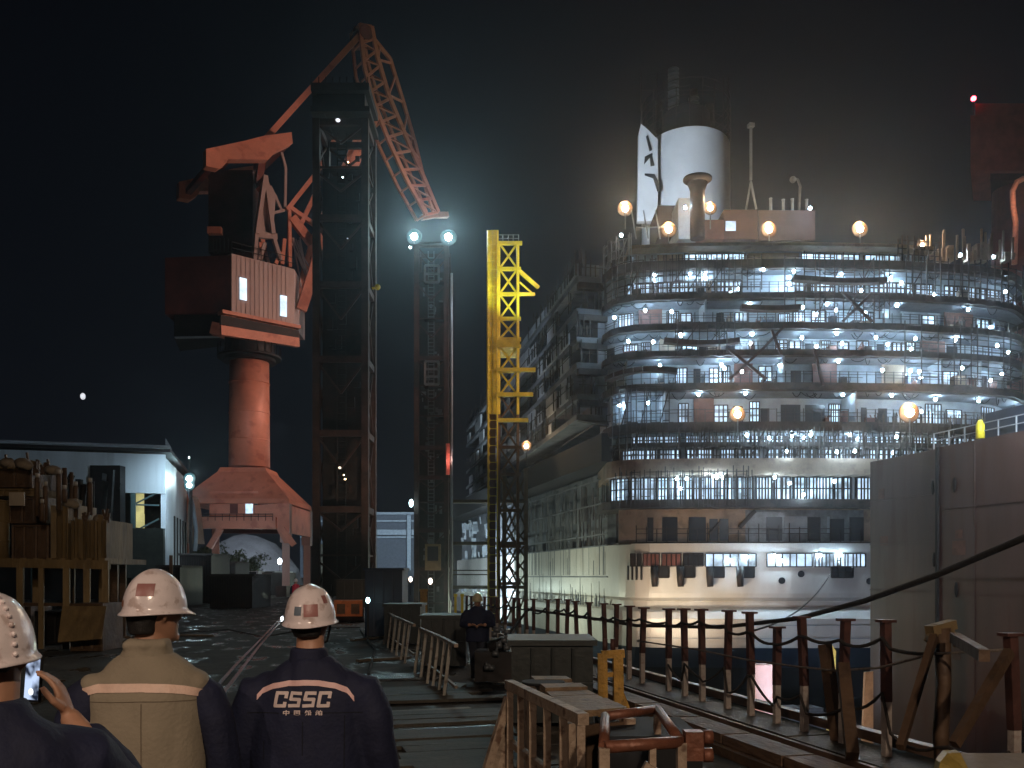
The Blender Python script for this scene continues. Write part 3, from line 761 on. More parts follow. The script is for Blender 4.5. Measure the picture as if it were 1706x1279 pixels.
# portal legs and hood
d0 = 80; s_ = d0/K
def portal():
    cx, cyy = (415-853)*s_, 80.0
    lv = [(778, 1.95, 1.95), (786, 2.15, 2.1), (834, 4.55, 4.2), (842, 4.62, 4.3)]
    mb = MB(); n = 4; vs = []; fs = []
    for (py, hx, hy) in lv:
        z = ZP(py, 78); vs += [W(cx+a*hx, cyy+b*hy, z) for a, b in ((-1,-1),(1,-1),(1,1),(-1,1))]
    for i in range(len(lv)-1):
        for k in range(4): fs.append((i*4+k, i*4+(k+1) % 4, (i+1)*4+(k+1) % 4, (i+1)*4+k))
    fs += [(0,1,2,3), tuple(range(12, 16))]
    mb.add(vs, fs); mb.build('hood', M_coral, cr_)
    for (a, b) in ((-1,-1),(1,-1),(1,1),(-1,1)):
        mb = MB(); x = cx+a*4.25; yy = cyy+b*3.9
        if a > 0:
            mb.box(W(x, yy, (ZP(842,78)+ZP(905,78))/2), (.8, .8, ZP(842,78)-ZP(905,78)), (W(1,0,0), W(0,1,0), Vector((0,0,1))))
        mb.bar(W(x-a*.0, yy, ZP(842 if a < 0 else 905, 78)), W(x, yy, 1.0), .62)
        mb.build('leg', M_coral if a < 0 else M_cream, cr_)
        mb = MB(); mb.bar(W(x, yy-1.6, .6), W(x, yy+1.6, .6), .9, .9); mb.build('bogie', M_rustedge, cr_)
    # sill beam, cabin, side skirt
    mb = MB(); mb.bar(W(cx-4.6, cyy-4.5, ZP(871,76)), W(cx+3.6, cyy-4.5, ZP(872,76)), .5, 1.0); mb.build('sill_beam', M_coral, cr_)
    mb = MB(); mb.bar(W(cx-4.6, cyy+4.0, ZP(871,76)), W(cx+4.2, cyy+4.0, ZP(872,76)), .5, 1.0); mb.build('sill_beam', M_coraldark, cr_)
    mb = MB(); mb.extr([W(cx+1.7, cyy-4.32, ZP(842,76)), W(cx+4.65, cyy-4.32, ZP(838,76)), W(cx+4.65, cyy-4.32, ZP(905,76)), W(cx+4.2, cyy-4.32, ZP(905,76)), W(cx+3.2, cyy-4.32, ZP(868,76)), W(cx+1.7, cyy-4.32, ZP(860,76))], W(0,.7,0)); mb.build('side_plate', M_coral, cr_)
    mb = MB(); mb.extr([W(cx+4.0, cyy-4.1, ZP(842,76)), W(cx+4.65, cyy-4.1, ZP(842,76)), W(cx+4.65, cyy-4.1, ZP(1,76)*0+5.5), W(cx+4.5, cyy-4.1, 5.5)], W(0,8,0)); mb.build('skirt', M_coral, cr_)
    mb = MB(); c0 = W(cx-.2, cyy-2.6, (ZP(822,77)+ZP(862,77))/2); mb.box(c0, (4.1, 2.4, 2.3), (W(1,0,0), W(0,1,0), Vector((0,0,1)))); cab = mb.build('power_house', M_coral, cr_)
    for (px0, px1, m) in ((409,421,L_win2),(423,429,M_glassdark),(383,396,M_coraldark),(436,446,M_coraldark)):
        mb = MB(); boxpx(mb, px0, px1, 829, 855, 76.15, .06); mb.build('window', m, cab)
    mb = MB()
    for yy in (862, 866): mb.bar(W(cx-4.4, cyy-4.9, ZP(yy-6,75)), W(cx+3.4, cyy-4.9, ZP(yy-6,75)), .06)
    for i in range(14): x = cx-4.4+i*.6; mb.bar(W(x, cyy-4.9, ZP(867,75)), W(x, cyy-4.9, ZP(855,75)), .05)
    mb.build('railing', M_rustedge, cr_)
    for (a, b) in (((368,880),(349,912)),((470,880),(490,908))):
        mb = MB(); mb.bar(C(*a, 75.6), C(*b, 75.6), .45, .45); mb.build('knee_brace', M_coral, cr_)
portal()
mb = MB(); c0 = C(415.5, 0, 80); mb.tube([Vector((c0.x,c0.y,ZP(779,80))), Vector((c0.x,c0.y,ZP(600,80)))], [1.78, 1.70], 40); col_ = mb.build('column', M_coral, cr_)
mb = MB()
for y in (640, 690, 735):
    z = ZP(y, 80); mb.tube([Vector((c0.x,c0.y,z)), Vector((c0.x,c0.y,z+.08))], 1.79, 40)
mb.build('weld_ring', M_coral, col_)
mb = MB(); mb.tube([Vector((c0.x,c0.y,ZP(604,80))), Vector((c0.x,c0.y,ZP(585,80))), Vector((c0.x,c0.y,ZP(560,80)))], [2.3, 2.2, 2.2], 36); mb.build('slewing_ring', M_darksteel, cr_)
mb = MB(); mb.tube([Vector((c0.x,c0.y,ZP(598,80))), Vector((c0.x,c0.y,ZP(594,80)))], 2.75, 36)
for k in range(24):
    a = k*math.pi/12; p = Vector((c0.x+2.7*math.cos(a), c0.y+2.7*math.sin(a), ZP(594,80))); mb.bar(p, p+Vector((0,0,.9)), .06)
mb.build('ring_walkway', M_darksteel, cr_)
# machine house: plan polygon
nc = C(386, 0, 77.0); rc = C(490, 0, 80.9); lc = C(275, 0, 77.6)
def at(v, z): return Vector((v.x, v.y, z))
ztop, zbot = ZP(422, 77), ZP(522, 77)
back = W(-.2, 6.0, 0)
mb = MB(); poly = [nc, rc, rc+back*.8, lc+back*.9+W(1.5,0,0), C(330, 0, 80), ]
mb.prism([(p.x, p.y) for p in poly], zbot, ztop); hs = mb.build('machine_house', M_cream, cr_)
mb = MB(); a = W(-.06, .0, 0)
lp = [lc, nc+a-W(.0,.02,0), C(384, 0, 80), lc+back*.7]
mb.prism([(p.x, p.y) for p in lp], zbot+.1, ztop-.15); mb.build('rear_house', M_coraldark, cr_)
mb = MB()
dirf = (rc-nc); dirf.z = 0; L = dirf.length; dirf.normalize(); nf = Vector((dirf.y, -dirf.x, 0))
if nf.dot(Vector((0,0,0))-nc) < 0: nf = -nf
for s in [i*.42 for i in range(1, int(L/.42))]:
    p = at(nc+dirf*s+nf*.02, 0); mb.bar(at(p, zbot+.1), at(p, ztop-.05), .03, .022)
mb.build('siding_ribs', M_cream, hs)
for (px, y0, y1) in ((404,468,506),(471,482,519)):
    s = ((px-386)/(490-386))*L; p = nc+dirf*s+nf*.06; z0, z1 = ZP(y1, 78.5), ZP(y0, 78.5)
    mb = MB(); mb.box(at(p, (z0+z1)/2), (.62, .06, z1-z0), (dirf, nf, Vector((0,0,1)))); w_ = mb.build('window', lit('lit_crane_window', (.68,.86,1), 1.2, .3, 1), hs)
    mb = MB()
    for dz in (z0, z1): mb.bar(at(p+nf*.05-dirf*.36, dz), at(p+nf*.05+dirf*.36, dz), .07)
    mb.build('frame', M_cream, w_)
mb = MB()
for s in [i*.9 for i in range(int(L/.9))]: p = nc+dirf*s; mb.bar(at(p, ztop), at(p, ztop+1.0), .06)
mb.bar(at(nc, ztop+1), at(rc, ztop+1), .05); mb.bar(at(nc, ztop+.5), at(rc, ztop+.5), .05)
for s in (0, .35, .7, 1.0, 1.3): mb.bar(at(nc-W(s+.3,0,0), ztop), at(nc-W(s+.3,0,0), ztop+1.3), .07)
mb.build('roof_railing', M_darksteel, hs)
# bracketed girder under the house
mb = MB(); p0 = nc-dirf*1.2+nf*.4; p1 = rc+dirf*.2+nf*.4
mb.bar(at(p0, zbot-1.75), at(p1, zbot-1.55), .5, .8); mb.bar(at(p0, zbot-.22), at(p1, zbot-.22), 1.0, .3); gd = mb.build('girder', M_coral, cr_)
mb = MB(); i = 0; s = -.9
while s < L: 
    p = nc+dirf*s+nf*.35; mb.extr([at(p, zbot-.4), at(p+dirf*.42, zbot-.4), at(p+dirf*.10, zbot-1.5)], nf*.12); s += .62
mb.build('bracket', M_coral, gd)
mb = MB(); mb.bar(at(p0, zbot-.85), at(p1, zbot-.85), .3, .8); mb.build('girder_web', M_darksteel, gd)
mb = MB(); mb.prism([(p.x, p.y) for p in (C(290,0,77.4), C(370,0,77.2), C(380,0,80), C(300,0,82))], ZP(562,77.3), ZP(524,77.3)); mb.build('rear_platform', M_darksteel, cr_)
mb = MB(); mb.bar(C(292,562.5,77.2), C(366,561,77.0), .3, .12); mb.build('platform_edge', M_ship, cr_)
mb = MB(); mb.bar(C(355,548,76.6), C(372,552,76.6), 1.2, 1.0); mb.build('girder_end', M_coral, cr_)
# A-frame pylon
for sd in (-1.3, 1.3):
    mb = MB()
    z0 = -1
    A1, A2, T = (415,440), (458,440), (432,303)
    mb.bar(CD(*A1, sd), CD(418,398, sd), .55, .3); mb.bar(CD(418,398,sd), CD(*T, sd), .8, .35); mb.bar(CD(445,398,sd), CD(*T, sd), .8, .35); mb.bar(CD(445,398,sd), CD(*A2, sd), .45, .3)
    mb.extr([CD(420,398,sd), CD(432,306,sd), CD(437,306,sd), CD(450,340,sd), CD(446,398,sd)], W(-.2,.3,0))
    mb.bar(CD(416,398,sd), CD(452,402,sd), .4, .5); mb.bar(CD(432,412,sd), CD(424,440,sd), .3, .3)
    mb.build('pylon_frame', M_cream if sd < 0 else M_coral, cr_)
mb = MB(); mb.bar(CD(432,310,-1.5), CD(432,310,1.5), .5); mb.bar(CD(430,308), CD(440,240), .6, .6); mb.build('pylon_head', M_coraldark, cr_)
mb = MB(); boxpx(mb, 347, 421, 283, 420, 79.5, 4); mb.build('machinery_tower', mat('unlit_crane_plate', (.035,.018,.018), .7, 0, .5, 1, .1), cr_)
mb = MB(); boxpx(mb, 345, 368, 377, 388, 78.9, .6); mb.build('vent_hood', M_coral, cr_)
# counterweight beam: two arms
for sd in (-2.2, 5.6):
    up = [(470,236),(425,242),(395,250),(340,262),(330,264)]
    lo = [(330,292),(350,296),(362,288),(366,281),(432,281),(444,268),(472,254)]
    mb = MB(); mb.extr([CD(x, y, sd) for x, y in up+lo], W(-.59,.81,0)*.9); mb.build('counterweight_arm', M_coral, cr_)
mb = MB(); mb.bar(CD(345,283,-1.3), CD(345,283,5.4), .5, .5); mb.bar(CD(380,262,-1.4), CD(380,262,4.8), .6, .4); mb.bar(CD(463,246,-2.0), CD(463,246,5.0), .9, .7)
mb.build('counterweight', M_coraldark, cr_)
# link, boom, luffing rack
cbar('link_rod', [((468,250),(476,280)),((476,280),(475,345)),((433,306),(458,325)),((458,325),(466,345)),((450,356),(474,350)),((470,352),(450,310))], .22, M_cream)
for sd in (-.9, .9):
    cbar('boom', [((495,520),(512,468)),((512,468),(532,396)),((532,396),(560,330)),((560,330),(618,196))], .42, M_coral, .95, sd)
mb = MB(); bp = [(495,520),(504,494),(512,468),(522,432),(532,396),(546,363),(560,330),(580,285),(600,240),(618,196)]
for k, (a, b) in enumerate(zip(bp, bp[1:])):
    mb.bar(CD(*a, -.9), CD(*b, .9), .16); mb.bar(CD(*a, .9), CD(*b, -.9), .16)
mb.build('boom_lacing', M_coraldark, cr_)
cbar('luffing_rack', [((486,362),(520,406))], .5, M_coral, .8)
cbar('hoist_post', [((482,350),(483,445)),((470,440),(474,398)),((459,440),(468,420))], .3, M_coral)
cbar('luffing_rod', [((478,350),(530,284)),((530,284),(600,150)),((484,346),(532,380)),((500,376),(531,310))], .38, M_coral)
mb = MB()
rq = random.Random(4)
for i in range(9): mb.bar(CD(rq.uniform(488,505), rq.uniform(390,420), .5), CD(rq.uniform(500,528), rq.uniform(440,480), .5), .12)
mb.build('rack_gear', M_cream, cr_)
cbar('tie_bar', [((438,236),(532,132)),((532,132),(600,58))], .34, M_coral, .50, -.5); 
# fly jib
CHA = [(592,48),(600,120),(616,178),(640,240),(670,305),(702,362)]
CHB = [(612,52),(621,100),(640,165),(668,232),(700,305),(722,358)]
CHC = [(616,56),(650,98),(672,170),(692,240),(712,322),(722,352)]
def chord(P, sd, w, nm='jib_chord'): return cbar(nm, list(zip(P, P[1:])), w, M_coral, w, sd)
chord(CHA, -.9, .34); chord(CHB, -.9, .34); chord(CHA, .9, .26); chord(CHB, .9, .26); chord(CHC, 0, .30)
mb = MB()
def lerpP(P, t):
    t *= len(P)-1; i = min(int(t), len(P)-2); f = t-i; return (P[i][0]*(1-f)+P[i+1][0]*f, P[i][1]*(1-f)+P[i+1][1]*f)
for i in range(13):
    t = i/12; mb.bar(CD(*lerpP(CHA, t), -.9), CD(*lerpP(CHB, t), -.9), .22); mb.bar(CD(*lerpP(CHA, t), -.9), CD(*lerpP(CHA, t), .9), .14)
    if i < 12: mb.bar(CD(*lerpP(CHA, t), -.9), CD(*lerpP(CHB, (i+1)/12), -.9), .10); mb.bar(CD(*lerpP(CHB, t), .9), CD(*lerpP(CHB, (i+1)/12), -.9), .12)
for t in (.22, .40, .58, .66, .8):
    mb.bar(CD(*lerpP(CHB, t), -.9), CD(*lerpP(CHC, t), 0), .18); mb.bar(CD(*lerpP(CHB, t), -.9), CD(*lerpP(CHC, t-.12), 0), .16)
mb.build('jib_lacing', M_coral, cr_)
cbar('jib_tip', [((702,362),(724,358)),((722,358),(746,358))], .5, M_cream)
mb = MB(); mb.tube([CD(602,62,-1.1), CD(602,62,1.1)], .7, 16); mb.bar(CD(590,48), CD(622,52), .5, .3); mb.bar(CD(596,62), CD(600,42), .2); mb.build('head_sheave', M_coraldark, cr_)

# ================================================================ LATTICE STAGING TOWERS
def lattice_tower(px0, px1, ytop, d, zb, secs, label, m, inner=None, leg=.42, seed=1, name='lattice_tower'):
    w = (px1-px0)/K*d; c = C((px0+px1)/2, 0, d+w/2); zt = ZP(ytop, d)
    t = thing(name, (c.x, c.y, zb), label, 'tower')
    X = W(1,0,0); Y = W(0,1,0); h = w/2-leg/2
    cor = [c-X*h-Y*h, c+X*h-Y*h, c+X*h+Y*h, c-X*h+Y*h]
    for q in cor:
        mb = MB(); mb.bar(at(q, zb), at(q, zt), leg, leg, X); mb.build('leg', m, t)
    zs = [zt]+[ZP(y, d) for y in secs]+[zb]
    r_ = random.Random(seed)
    br = MB(); lad = MB(); pf = MB()
    for z in zs:
        fr = MB()
        for k in range(4): fr.bar(at(cor[k], z-.2), at(cor[(k+1) % 4], z-.2), .28, .42)
        fr.build('section_frame', m, t)
    for za, zb2 in zip(zs, zs[1:]):
        n = max(1, int(round((za-zb2)/ (w*.95)))); 
        for i in range(n):
            a = za+(zb2-za)*i/n; b = za+(zb2-za)*(i+1)/n; mid = (a+b)/2
            for k in range(4):
                p, q = cor[k], cor[(k+1) % 4]; mm = (p+q)/2
                br.bar(at(p, a-.3), at(mm, mid), .13); br.bar(at(q, a-.3), at(mm, mid), .13)
                if k != 0: br.bar(at(p, b), at(mm, mid), .13); br.bar(at(q, b), at(mm, mid), .13)
                if i: br.bar(at(p, a), at(q, a), .12)
            pf.box(at(c+X*.3, b+.05), (w*.62, w*.7, .08), (X, Y, Vector((0,0,1))))
    z = zb
    xl = c-X*.1-Y*(w*.22)
    while z < zt-1:
        lad.bar(at(xl-X*.3, z), at(xl+X*.3, z), .07); z += .38
    for s in (-.3, .3): lad.bar(at(xl+X*s, zb), at(xl+X*s, zt-.5), .07)
    for i in range(int((zt-zb)*1.3)):
        z = r_.uniform(zb, zt-2); x = r_.uniform(-w*.28, w*.28)
        lad.box(at(c+X*x-Y*r_.uniform(0, w*.3), z), (r_.uniform(.1,.5), .2, r_.uniform(.1,.9)), (X, Y, Vector((0,0,1))))
    br.build('bracing', m, t); pf.build('landing', M_darksteel, t)
    lad.build('ladder', inner or M_grey, t)
    mb = MB()
    mb.box(at(c+Y*(w*.16), (zb+zt)/2-1.0), (w*.80, w*.46, zt-zb-3), (X, Y, Vector((0,0,1)))); mb.build('hoist_shaft', M_darksteel, t)
    return t, c, w, zt
tw, c, w, zt = lattice_tower(529, 622, 196, 60, 0, [356, 468, 592, 716, 843], 'tall near black lattice tower standing before the luffing crane', M_rustedge, M_darksteel, .46, 2)
X = W(1,0,0); Y = W(0,1,0); Zv = Vector((0,0,1))
mb = MB()
mb.box(at(c, ZP(146,60)), (w*1.04, w*1.1, .5), (X, Y, Zv)); mb.box(at(c, ZP(165,60)), (w*.86, w*.9, .9), (X, Y, Zv)); mb.box(at(c, ZP(182,60)), (w*1.06, w*1.06, .35), (X, Y, Zv))
mb.box(at(c-X*1.5, ZP(172,60)), (.8, w*.9, 1.2), (X, Y, Zv)); mb.build('head_frame', M_darksteel, tw)
mb = MB()
for k in range(9):
    x = -w/2+w*k/8; mb.bar(at(c+X*x-Y*w*.55, ZP(142,60)), at(c+X*x-Y*w*.55, ZP(142,60)+.45), .06)
mb.build('head_railing', M_darksteel, tw)
for i, (x, y, m, r, lab) in enumerate(((563,200,lit('dim_white', (.9,.9,1), 1.0),.16,'dim round lamp near the head of the black tower'),(571,295,L_white,.045,'tiny white lamp high inside the black tower'),(580,270,L_amber,.05,'tiny yellow lamp high inside the black tower'),(579,397,lit('dim_white', (.9,.9,1), 1.0),.06,'faint lamp behind the ladder of the black tower'),
        (573,791,L_amber,.05,'yellow bulb at mid height of the black tower'),(575,798,L_amber,.06,'lower yellow bulb at mid height of the black tower'),(566,779,lit('dim_warm', (1,.8,.6), 1.6),.10,'dim warm light patch above the yellow bulbs of the black tower'))):
    mb = MB(); q = C(x, y, 59.6); mb.ball(q, r, 8, 6, (1,.6,.8)); o = root_mesh(mb, 'tower_lamp', m, q, lab, 'lamp', 'lamps on the black tower')
t = thing('side_lamp', C(632,480,60), 'small unlit yellow lamp bracket on the right side of the black tower', 'lamp')
mb = MB(); mb.bar(C(620,480,60), C(632,479,60), .12); mb.ball(C(629,478,60), .2); mb.build('bracket', M_yellow, t)
tw2, c2, w2, zt2 = lattice_tower(692, 750, 404, 92, -12, [592, 742, 792, 880, 945], 'slimmer dark lattice tower topped by two teal white floodlights', M_rustedge, M_grey, .5, 6)
mb = MB(); q = C(746, 765, 91.4); mb.bar(at(q, ZP(790,91)), at(q, ZP(738,91)), .35, .35); mb.build('red_strip', mat('red_pipe', (.7,.18,.14), .5), tw2)
lamp('strip_light', 'POINT', C(750, 765, 90.4), 40, (1,.5,.4), .2)
mb = MB(); mb.tube([C(752.5,1000,91), C(752.5,455,91)], .13, 6); mb.build('riser_pipe', M_ship, tw2)
lamp('strip_light', 'POINT', C(760, 500, 89.5), 90, (.8,.9,1), .2)
for (y0, y1, n) in ((442,470,2),(602,640,3)):
    mb = MB()
    for x in (708, 731): mb.bar(C(x, y1, 91.6), C(x, y0, 91.6), .2)
    for k in range(n+1): y = y0+(y1-y0)*k/n; mb.bar(C(708, y, 91.6), C(731, y, 91.6), .2)
    mb.build('ladder_cage', M_grey, tw2)
mb = MB(); boxpx(mb, 708, 734, 906, 950, 91.0, .5); cb = mb.build('lift_cabin', mat('dull_yellow_cabin', (.30,.22,.10), .6), tw2)
mb = MB(); boxpx(mb, 712, 730, 910, 934, 90.9, .05); mb.build('window', M_glassdark, cb)
mb = MB(); mb.bar(C(682,405,92), C(756,405,92), .2); mb.bar(C(690,405,92), C(690,395,92), .12); mb.bar(C(747,405,92), C(747,395,92), .12); mb.build('lamp_bar', M_darksteel, tw2)
flood(690, 393.5, 91, L_teal, (.60,.93,1), 4600, 'left of the two teal white floodlights on the slim lattice tower', .34, 'floodlights on the slim tower', post=.7)
flood(747, 394.5, 91, L_teal, (.60,.93,1), 4600, 'right of the two teal white floodlights on the slim lattice tower', .36, 'floodlights on the slim tower', post=.7)
flood(683.5, 412, 91, L_teal, (.5,.9,1), 60, 'tiny greenish lamp hanging under the left tower floodlight', .10, 'floodlights on the slim tower', post=.3)
for (x, y, r, d, lab) in ((685,838,.30,91,'teal bulb low on the left side of the slim lattice tower'),(753,466,.10,91,'tiny lamp on the pipe of the slim tower')):
    mb = MB(); q = C(x, y, d); mb.ball(q, r, 8, 6, (.7,.7,1.3)); root_mesh(mb, 'tower_lamp', lit('teal_point', (.6,.95,1), 14), q, lab, 'lamp')

# yellow mast
ym = thing('yellow_mast', C(838, 1220, 80), 'bright yellow lattice mast tower beside the ship side', 'tower')
mb = MB(); mb.bar(C(815.5,690,80), C(815.5,384,80), .26, .5, W(1,0,0)); mb.bar(C(826,690,80), C(826,384,80), .34, .5, W(1,0,0)); mb.bar(C(820,690,80.4), C(820,384,80.4), .36, .1, W(1,0,0)); mb.build('rack_column', M_yellow, ym); mb = MB(); mb.bar(C(820,1230,80), C(820,691,80), .60, .60, W(1,0,0)); mb.build('lower_column', mat('shaded_yellow', (.13,.075,.025), .7), ym)  # lower mast: its dimmer light is put into a browner copy of the yellow
mb = MB(); mb.bar(C(828.5,1230,79.6), C(828.5,384,79.6), .12, .12); mb.bar(C(813.5,1230,79.6), C(813.5,384,79.6), .16, .16)
y = 392
while y < 1200: mb.box(C(814, y, 79.4), (.2,.2,.32)); mb.bar(C(812,y,79.5), C(829,y,79.5), .06); y += 14
mb.build('rack_teeth', M_yellow, ym)
fm2 = MB(); fm = MB(); bmf = MB(); bmb = MB(); lv_ = [405,448,490,531,565,577,618,658,700,745,790,850,910,972,1040,1100,1160]
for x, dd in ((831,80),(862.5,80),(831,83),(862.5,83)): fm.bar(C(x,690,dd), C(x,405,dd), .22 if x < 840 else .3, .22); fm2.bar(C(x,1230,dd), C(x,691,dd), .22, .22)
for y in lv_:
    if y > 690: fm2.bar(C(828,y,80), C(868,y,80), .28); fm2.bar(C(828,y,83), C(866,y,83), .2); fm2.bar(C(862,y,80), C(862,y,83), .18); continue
    fm.bar(C(828,y,80), C(868 if y != 405 else 870,y,80), .30, .30); fm.bar(C(828,y,83), C(866,y,83), .2); fm.bar(C(862,y,80), C(862,y,83), .18)
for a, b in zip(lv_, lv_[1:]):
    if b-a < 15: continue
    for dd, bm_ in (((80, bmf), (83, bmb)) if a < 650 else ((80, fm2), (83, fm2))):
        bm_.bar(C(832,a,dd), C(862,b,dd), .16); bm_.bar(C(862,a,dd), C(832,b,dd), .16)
fm.build('lattice_frame', M_yellow, ym); fm2.build('lower_frame', mat('shaded_yellow', (.13,.075,.025), .7), ym); bmf.build('bracing', M_yellow, ym); bmb.build('bracing', M_yellow, ym)
mb = MB()
for y in (391, 397): mb.bar(C(830,y,80), C(864,y,80), .05); mb.bar(C(830,y,82.6), C(864,y,82.6), .05)
for x in (830,838,847,855,864): mb.bar(C(x,404,80), C(x,390,80), .06); mb.bar(C(x,404,82.6), C(x,390,82.6), .06)
mb.build('top_railing', M_grey, ym)
mb = MB(); mb.bar(C(864,450,80), C(897,479,81), .28); mb.bar(C(864,490,80), C(890,490,81), .26); mb.bar(C(866,470,80), C(888,490,81), .12); mb.build('tie_arm', M_yellow, ym)
mb = MB(); boxpx(mb, 826, 866, 566, 578, 79.5, 4); mb.build('work_platform', M_yellow, ym)
mb = MB()
for (y, x1) in ((616,892),(657,888),(700,880)): mb.bar(C(828,y,79.7), C(x1,y,79.9), .34, .34)
mb.build('outrigger', M_yellow, ym)
# staging tower below (dark X lattice with light behind)
st_ = thing('staging_frame', C(850, 1120, 100), 'dark x braced staging frame at the foot of the yellow mast', 'staging')
mb = MB()
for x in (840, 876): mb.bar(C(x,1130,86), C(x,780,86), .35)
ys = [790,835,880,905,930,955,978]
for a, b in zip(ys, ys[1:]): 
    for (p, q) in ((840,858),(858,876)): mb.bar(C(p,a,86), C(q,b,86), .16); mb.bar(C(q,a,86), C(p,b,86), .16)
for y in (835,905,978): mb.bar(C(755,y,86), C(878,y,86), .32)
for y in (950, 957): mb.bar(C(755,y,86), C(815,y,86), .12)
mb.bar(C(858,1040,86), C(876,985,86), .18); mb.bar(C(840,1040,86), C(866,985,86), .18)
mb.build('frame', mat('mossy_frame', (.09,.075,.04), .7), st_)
lamp('mast_light', 'POINT', C(815, 1010, 100), 3500, (.9, 1, .75), .4)
# ================================================================ BARGE ON THE RIGHT
BX = (1700-470)/K*57*CY           # world X of the barge's side plane
def BP(px, z):                      # point on that plane seen at column px
    # solve (xc*CY + d*SY) = BX with xc = (px-853)/K*d
    d = BX/((px-853)/K*CY+SY); return W((px-853)/K*d, d, z)
bz = 1.85+.1962*K/K*BX/CY*1.0
ztp = 1.85+.1955*BX/CY
bg_ = thing('moored_barge', BP(1560, -12), 'dark plated hull of a moored barge closing the right side of the dock', 'barge')
e0 = BP(1450, 0); e1 = Vector((BX, 8, 0)); es = BP(1568, 0)
mb = MB(); mb.prism([(BX, e0.y), (BX, es.y), (BX+22, es.y), (BX+22, e0.y)], -10.5, ztp-.05); mb.build('hull_block', M_barge, bg_)
mb = MB(); mb.prism([(BX-.25, es.y-.05), (BX-.25, 8), (BX+22, 8), (BX+22, es.y-.05)], -10.5, ztp); mb.build('hull_plating', M_barge, bg_)
mb = MB(); mb.bar((BX-.35, es.y, -10), (BX-.30, es.y, ztp), .22, .2, (1,0,0)); mb.build('rubbing_strip', M_black, bg_)
mb = MB()
for z in (ztp-3.2, ztp-6.6, ztp-10.2): mb.bar((BX-.03, e0.y, z), (BX-.03, es.y+.2, z), .06, .07)
for z in (ztp-4.4, ztp-9.2): mb.bar((BX-.28, es.y-.3, z), (BX-.28, 8, z), .05, .05)
rw = random.Random(12)
for k in range(4):
    yv = es.y-3.5-k*7.1; mb.bar((BX-.28, yv, -10), (BX-.28, yv, ztp-.1), .04, .04, (1,0,0))
mb.build('weld_seam', M_barge, bg_)
for k in range(14):
    yv = rw.uniform(es.y-22, e0.y-1); z = rw.uniform(-4, ztp-2); xx = BX-.26 if yv < es.y else BX-.01
    mb = MB(); mb.box((xx, yv, z), (.03, rw.uniform(.5,1.8), rw.uniform(.4,1.3))); mb.build('doubler_plate', mat('rust_patch', (.10,.05,.035), .7, 0, .4, 1.5, .2), bg_)
for (x, y) in ((1596,808),(1599,982),(1560,812),(1562,932)):
    b = BP(x, 0); d = b.x*SY+b.y*CY; mb = MB(); c = Vector((BX-.30, b.y, ZP(y, d))); mb.ball(c, .5, 10, 6, (.15,.35,1.1)); mb.build('fender_lug', M_black, bg_)
mb = MB(); s0 = BP(1553, 0).y; s1 = 8
yy = s0; k = 0
while yy > s1:
    mb.bar((BX+.15, yy, ztp), (BX+.15, yy, ztp+1.15), .07); yy -= 1.5
for h in (.6, 1.12): mb.bar((BX+.15, s0, ztp+h), (BX+.15, s1, ztp+h), .06)
mb.build('railing', M_ship, bg_)
p = BP(1632, 0); mb = MB(); c = Vector((BX+.05, p.y, ztp+.1)); mb.tube([c, c+Vector((0,0,.9)), c+Vector((0,0,1.25))], [.28,.28,.12], 12); mb.build('vent_hood', mat('yellow_hood', (.85,.75,.05), .5), bg_)
p = BP(1622, 0); mb = MB(); mb.box((BX+2.4, p.y-1.5, ztp+1.0), (2.6, 3.4, 1.9)); mb.build('deck_box', M_navyhull, bg_)
lamp('rail_light', 'SPOT', Vector((BX-3, BP(1700,0).y-6, ztp+3)), 6500, (.85,.92,1), .3, Vector((BX, BP(1678,0).y, ztp-2.5)), 90)
lamp('rail_light', 'POINT', Vector((BX+1.2, BP(1620,0).y+1, ztp+4)), 900, (.95,.95,1), .3)
# orange wash low on the barge end
lamp('hull_light', 'SPOT', C(1300, 1240, 50), 2200, (1,.48,.28), .3, BP(1500, 2), 80)

# ================================================================ DARK RED CRANE, TOP RIGHT
rc2 = thing('red_crane', C(1690, 960, 150), 'dark red crane house on a column, cut by the right edge of the picture', 'crane')
mb = MB(); boxpx(mb, 1617, 1760, 192, 284, 150, 12, 6.6); mb.build('machine_house', M_coraldark, rc2)
mb = MB(); boxpx(mb, 1625, 1760, 172, 192, 150.5, 11, 6); mb.build('house_roof', M_coraldark, rc2)
mb = MB(); boxpx(mb, 1650, 1740, 284, 300, 151, 9, 5); mb.build('slewing_platform', M_darksteel, rc2)
mb = MB(); c = C(1690, 0, 155); mb.tube([at(c, 0), at(c, ZP(300,155))], [4.2,3.4], 24); mb.build('column', M_coraldark, rc2)
mb = MB(); mb.tube([C(1706,297,148), C(1694,303,148), C(1687,318,148), C(1688,345,148), C(1692,370,148), C(1690,440,148)], .45, 8); mb.build('cable_pipe', mat('pale_orange_pipe', (.8,.45,.3), .5), rc2)
lamp('crane_light', 'POINT', C(1700,330,144), 300, (1,.5,.35), .3)
lamp('crane_light', 'SPOT', C(1540,560,120), 6500, (1,.5,.4), .3, C(1680,230,150), 50)
mb = MB(); q = C(1622,164,150); mb.ball(q, .42, 8, 6); root_mesh(mb, 'beacon', L_red, q, 'small red warning beacon on the corner of the dark red crane house', 'beacon')
mb = MB(); mb.bar(C(1622,166,150), C(1622,192,150), .15); mb.build('beacon_post', M_darksteel, rc2)

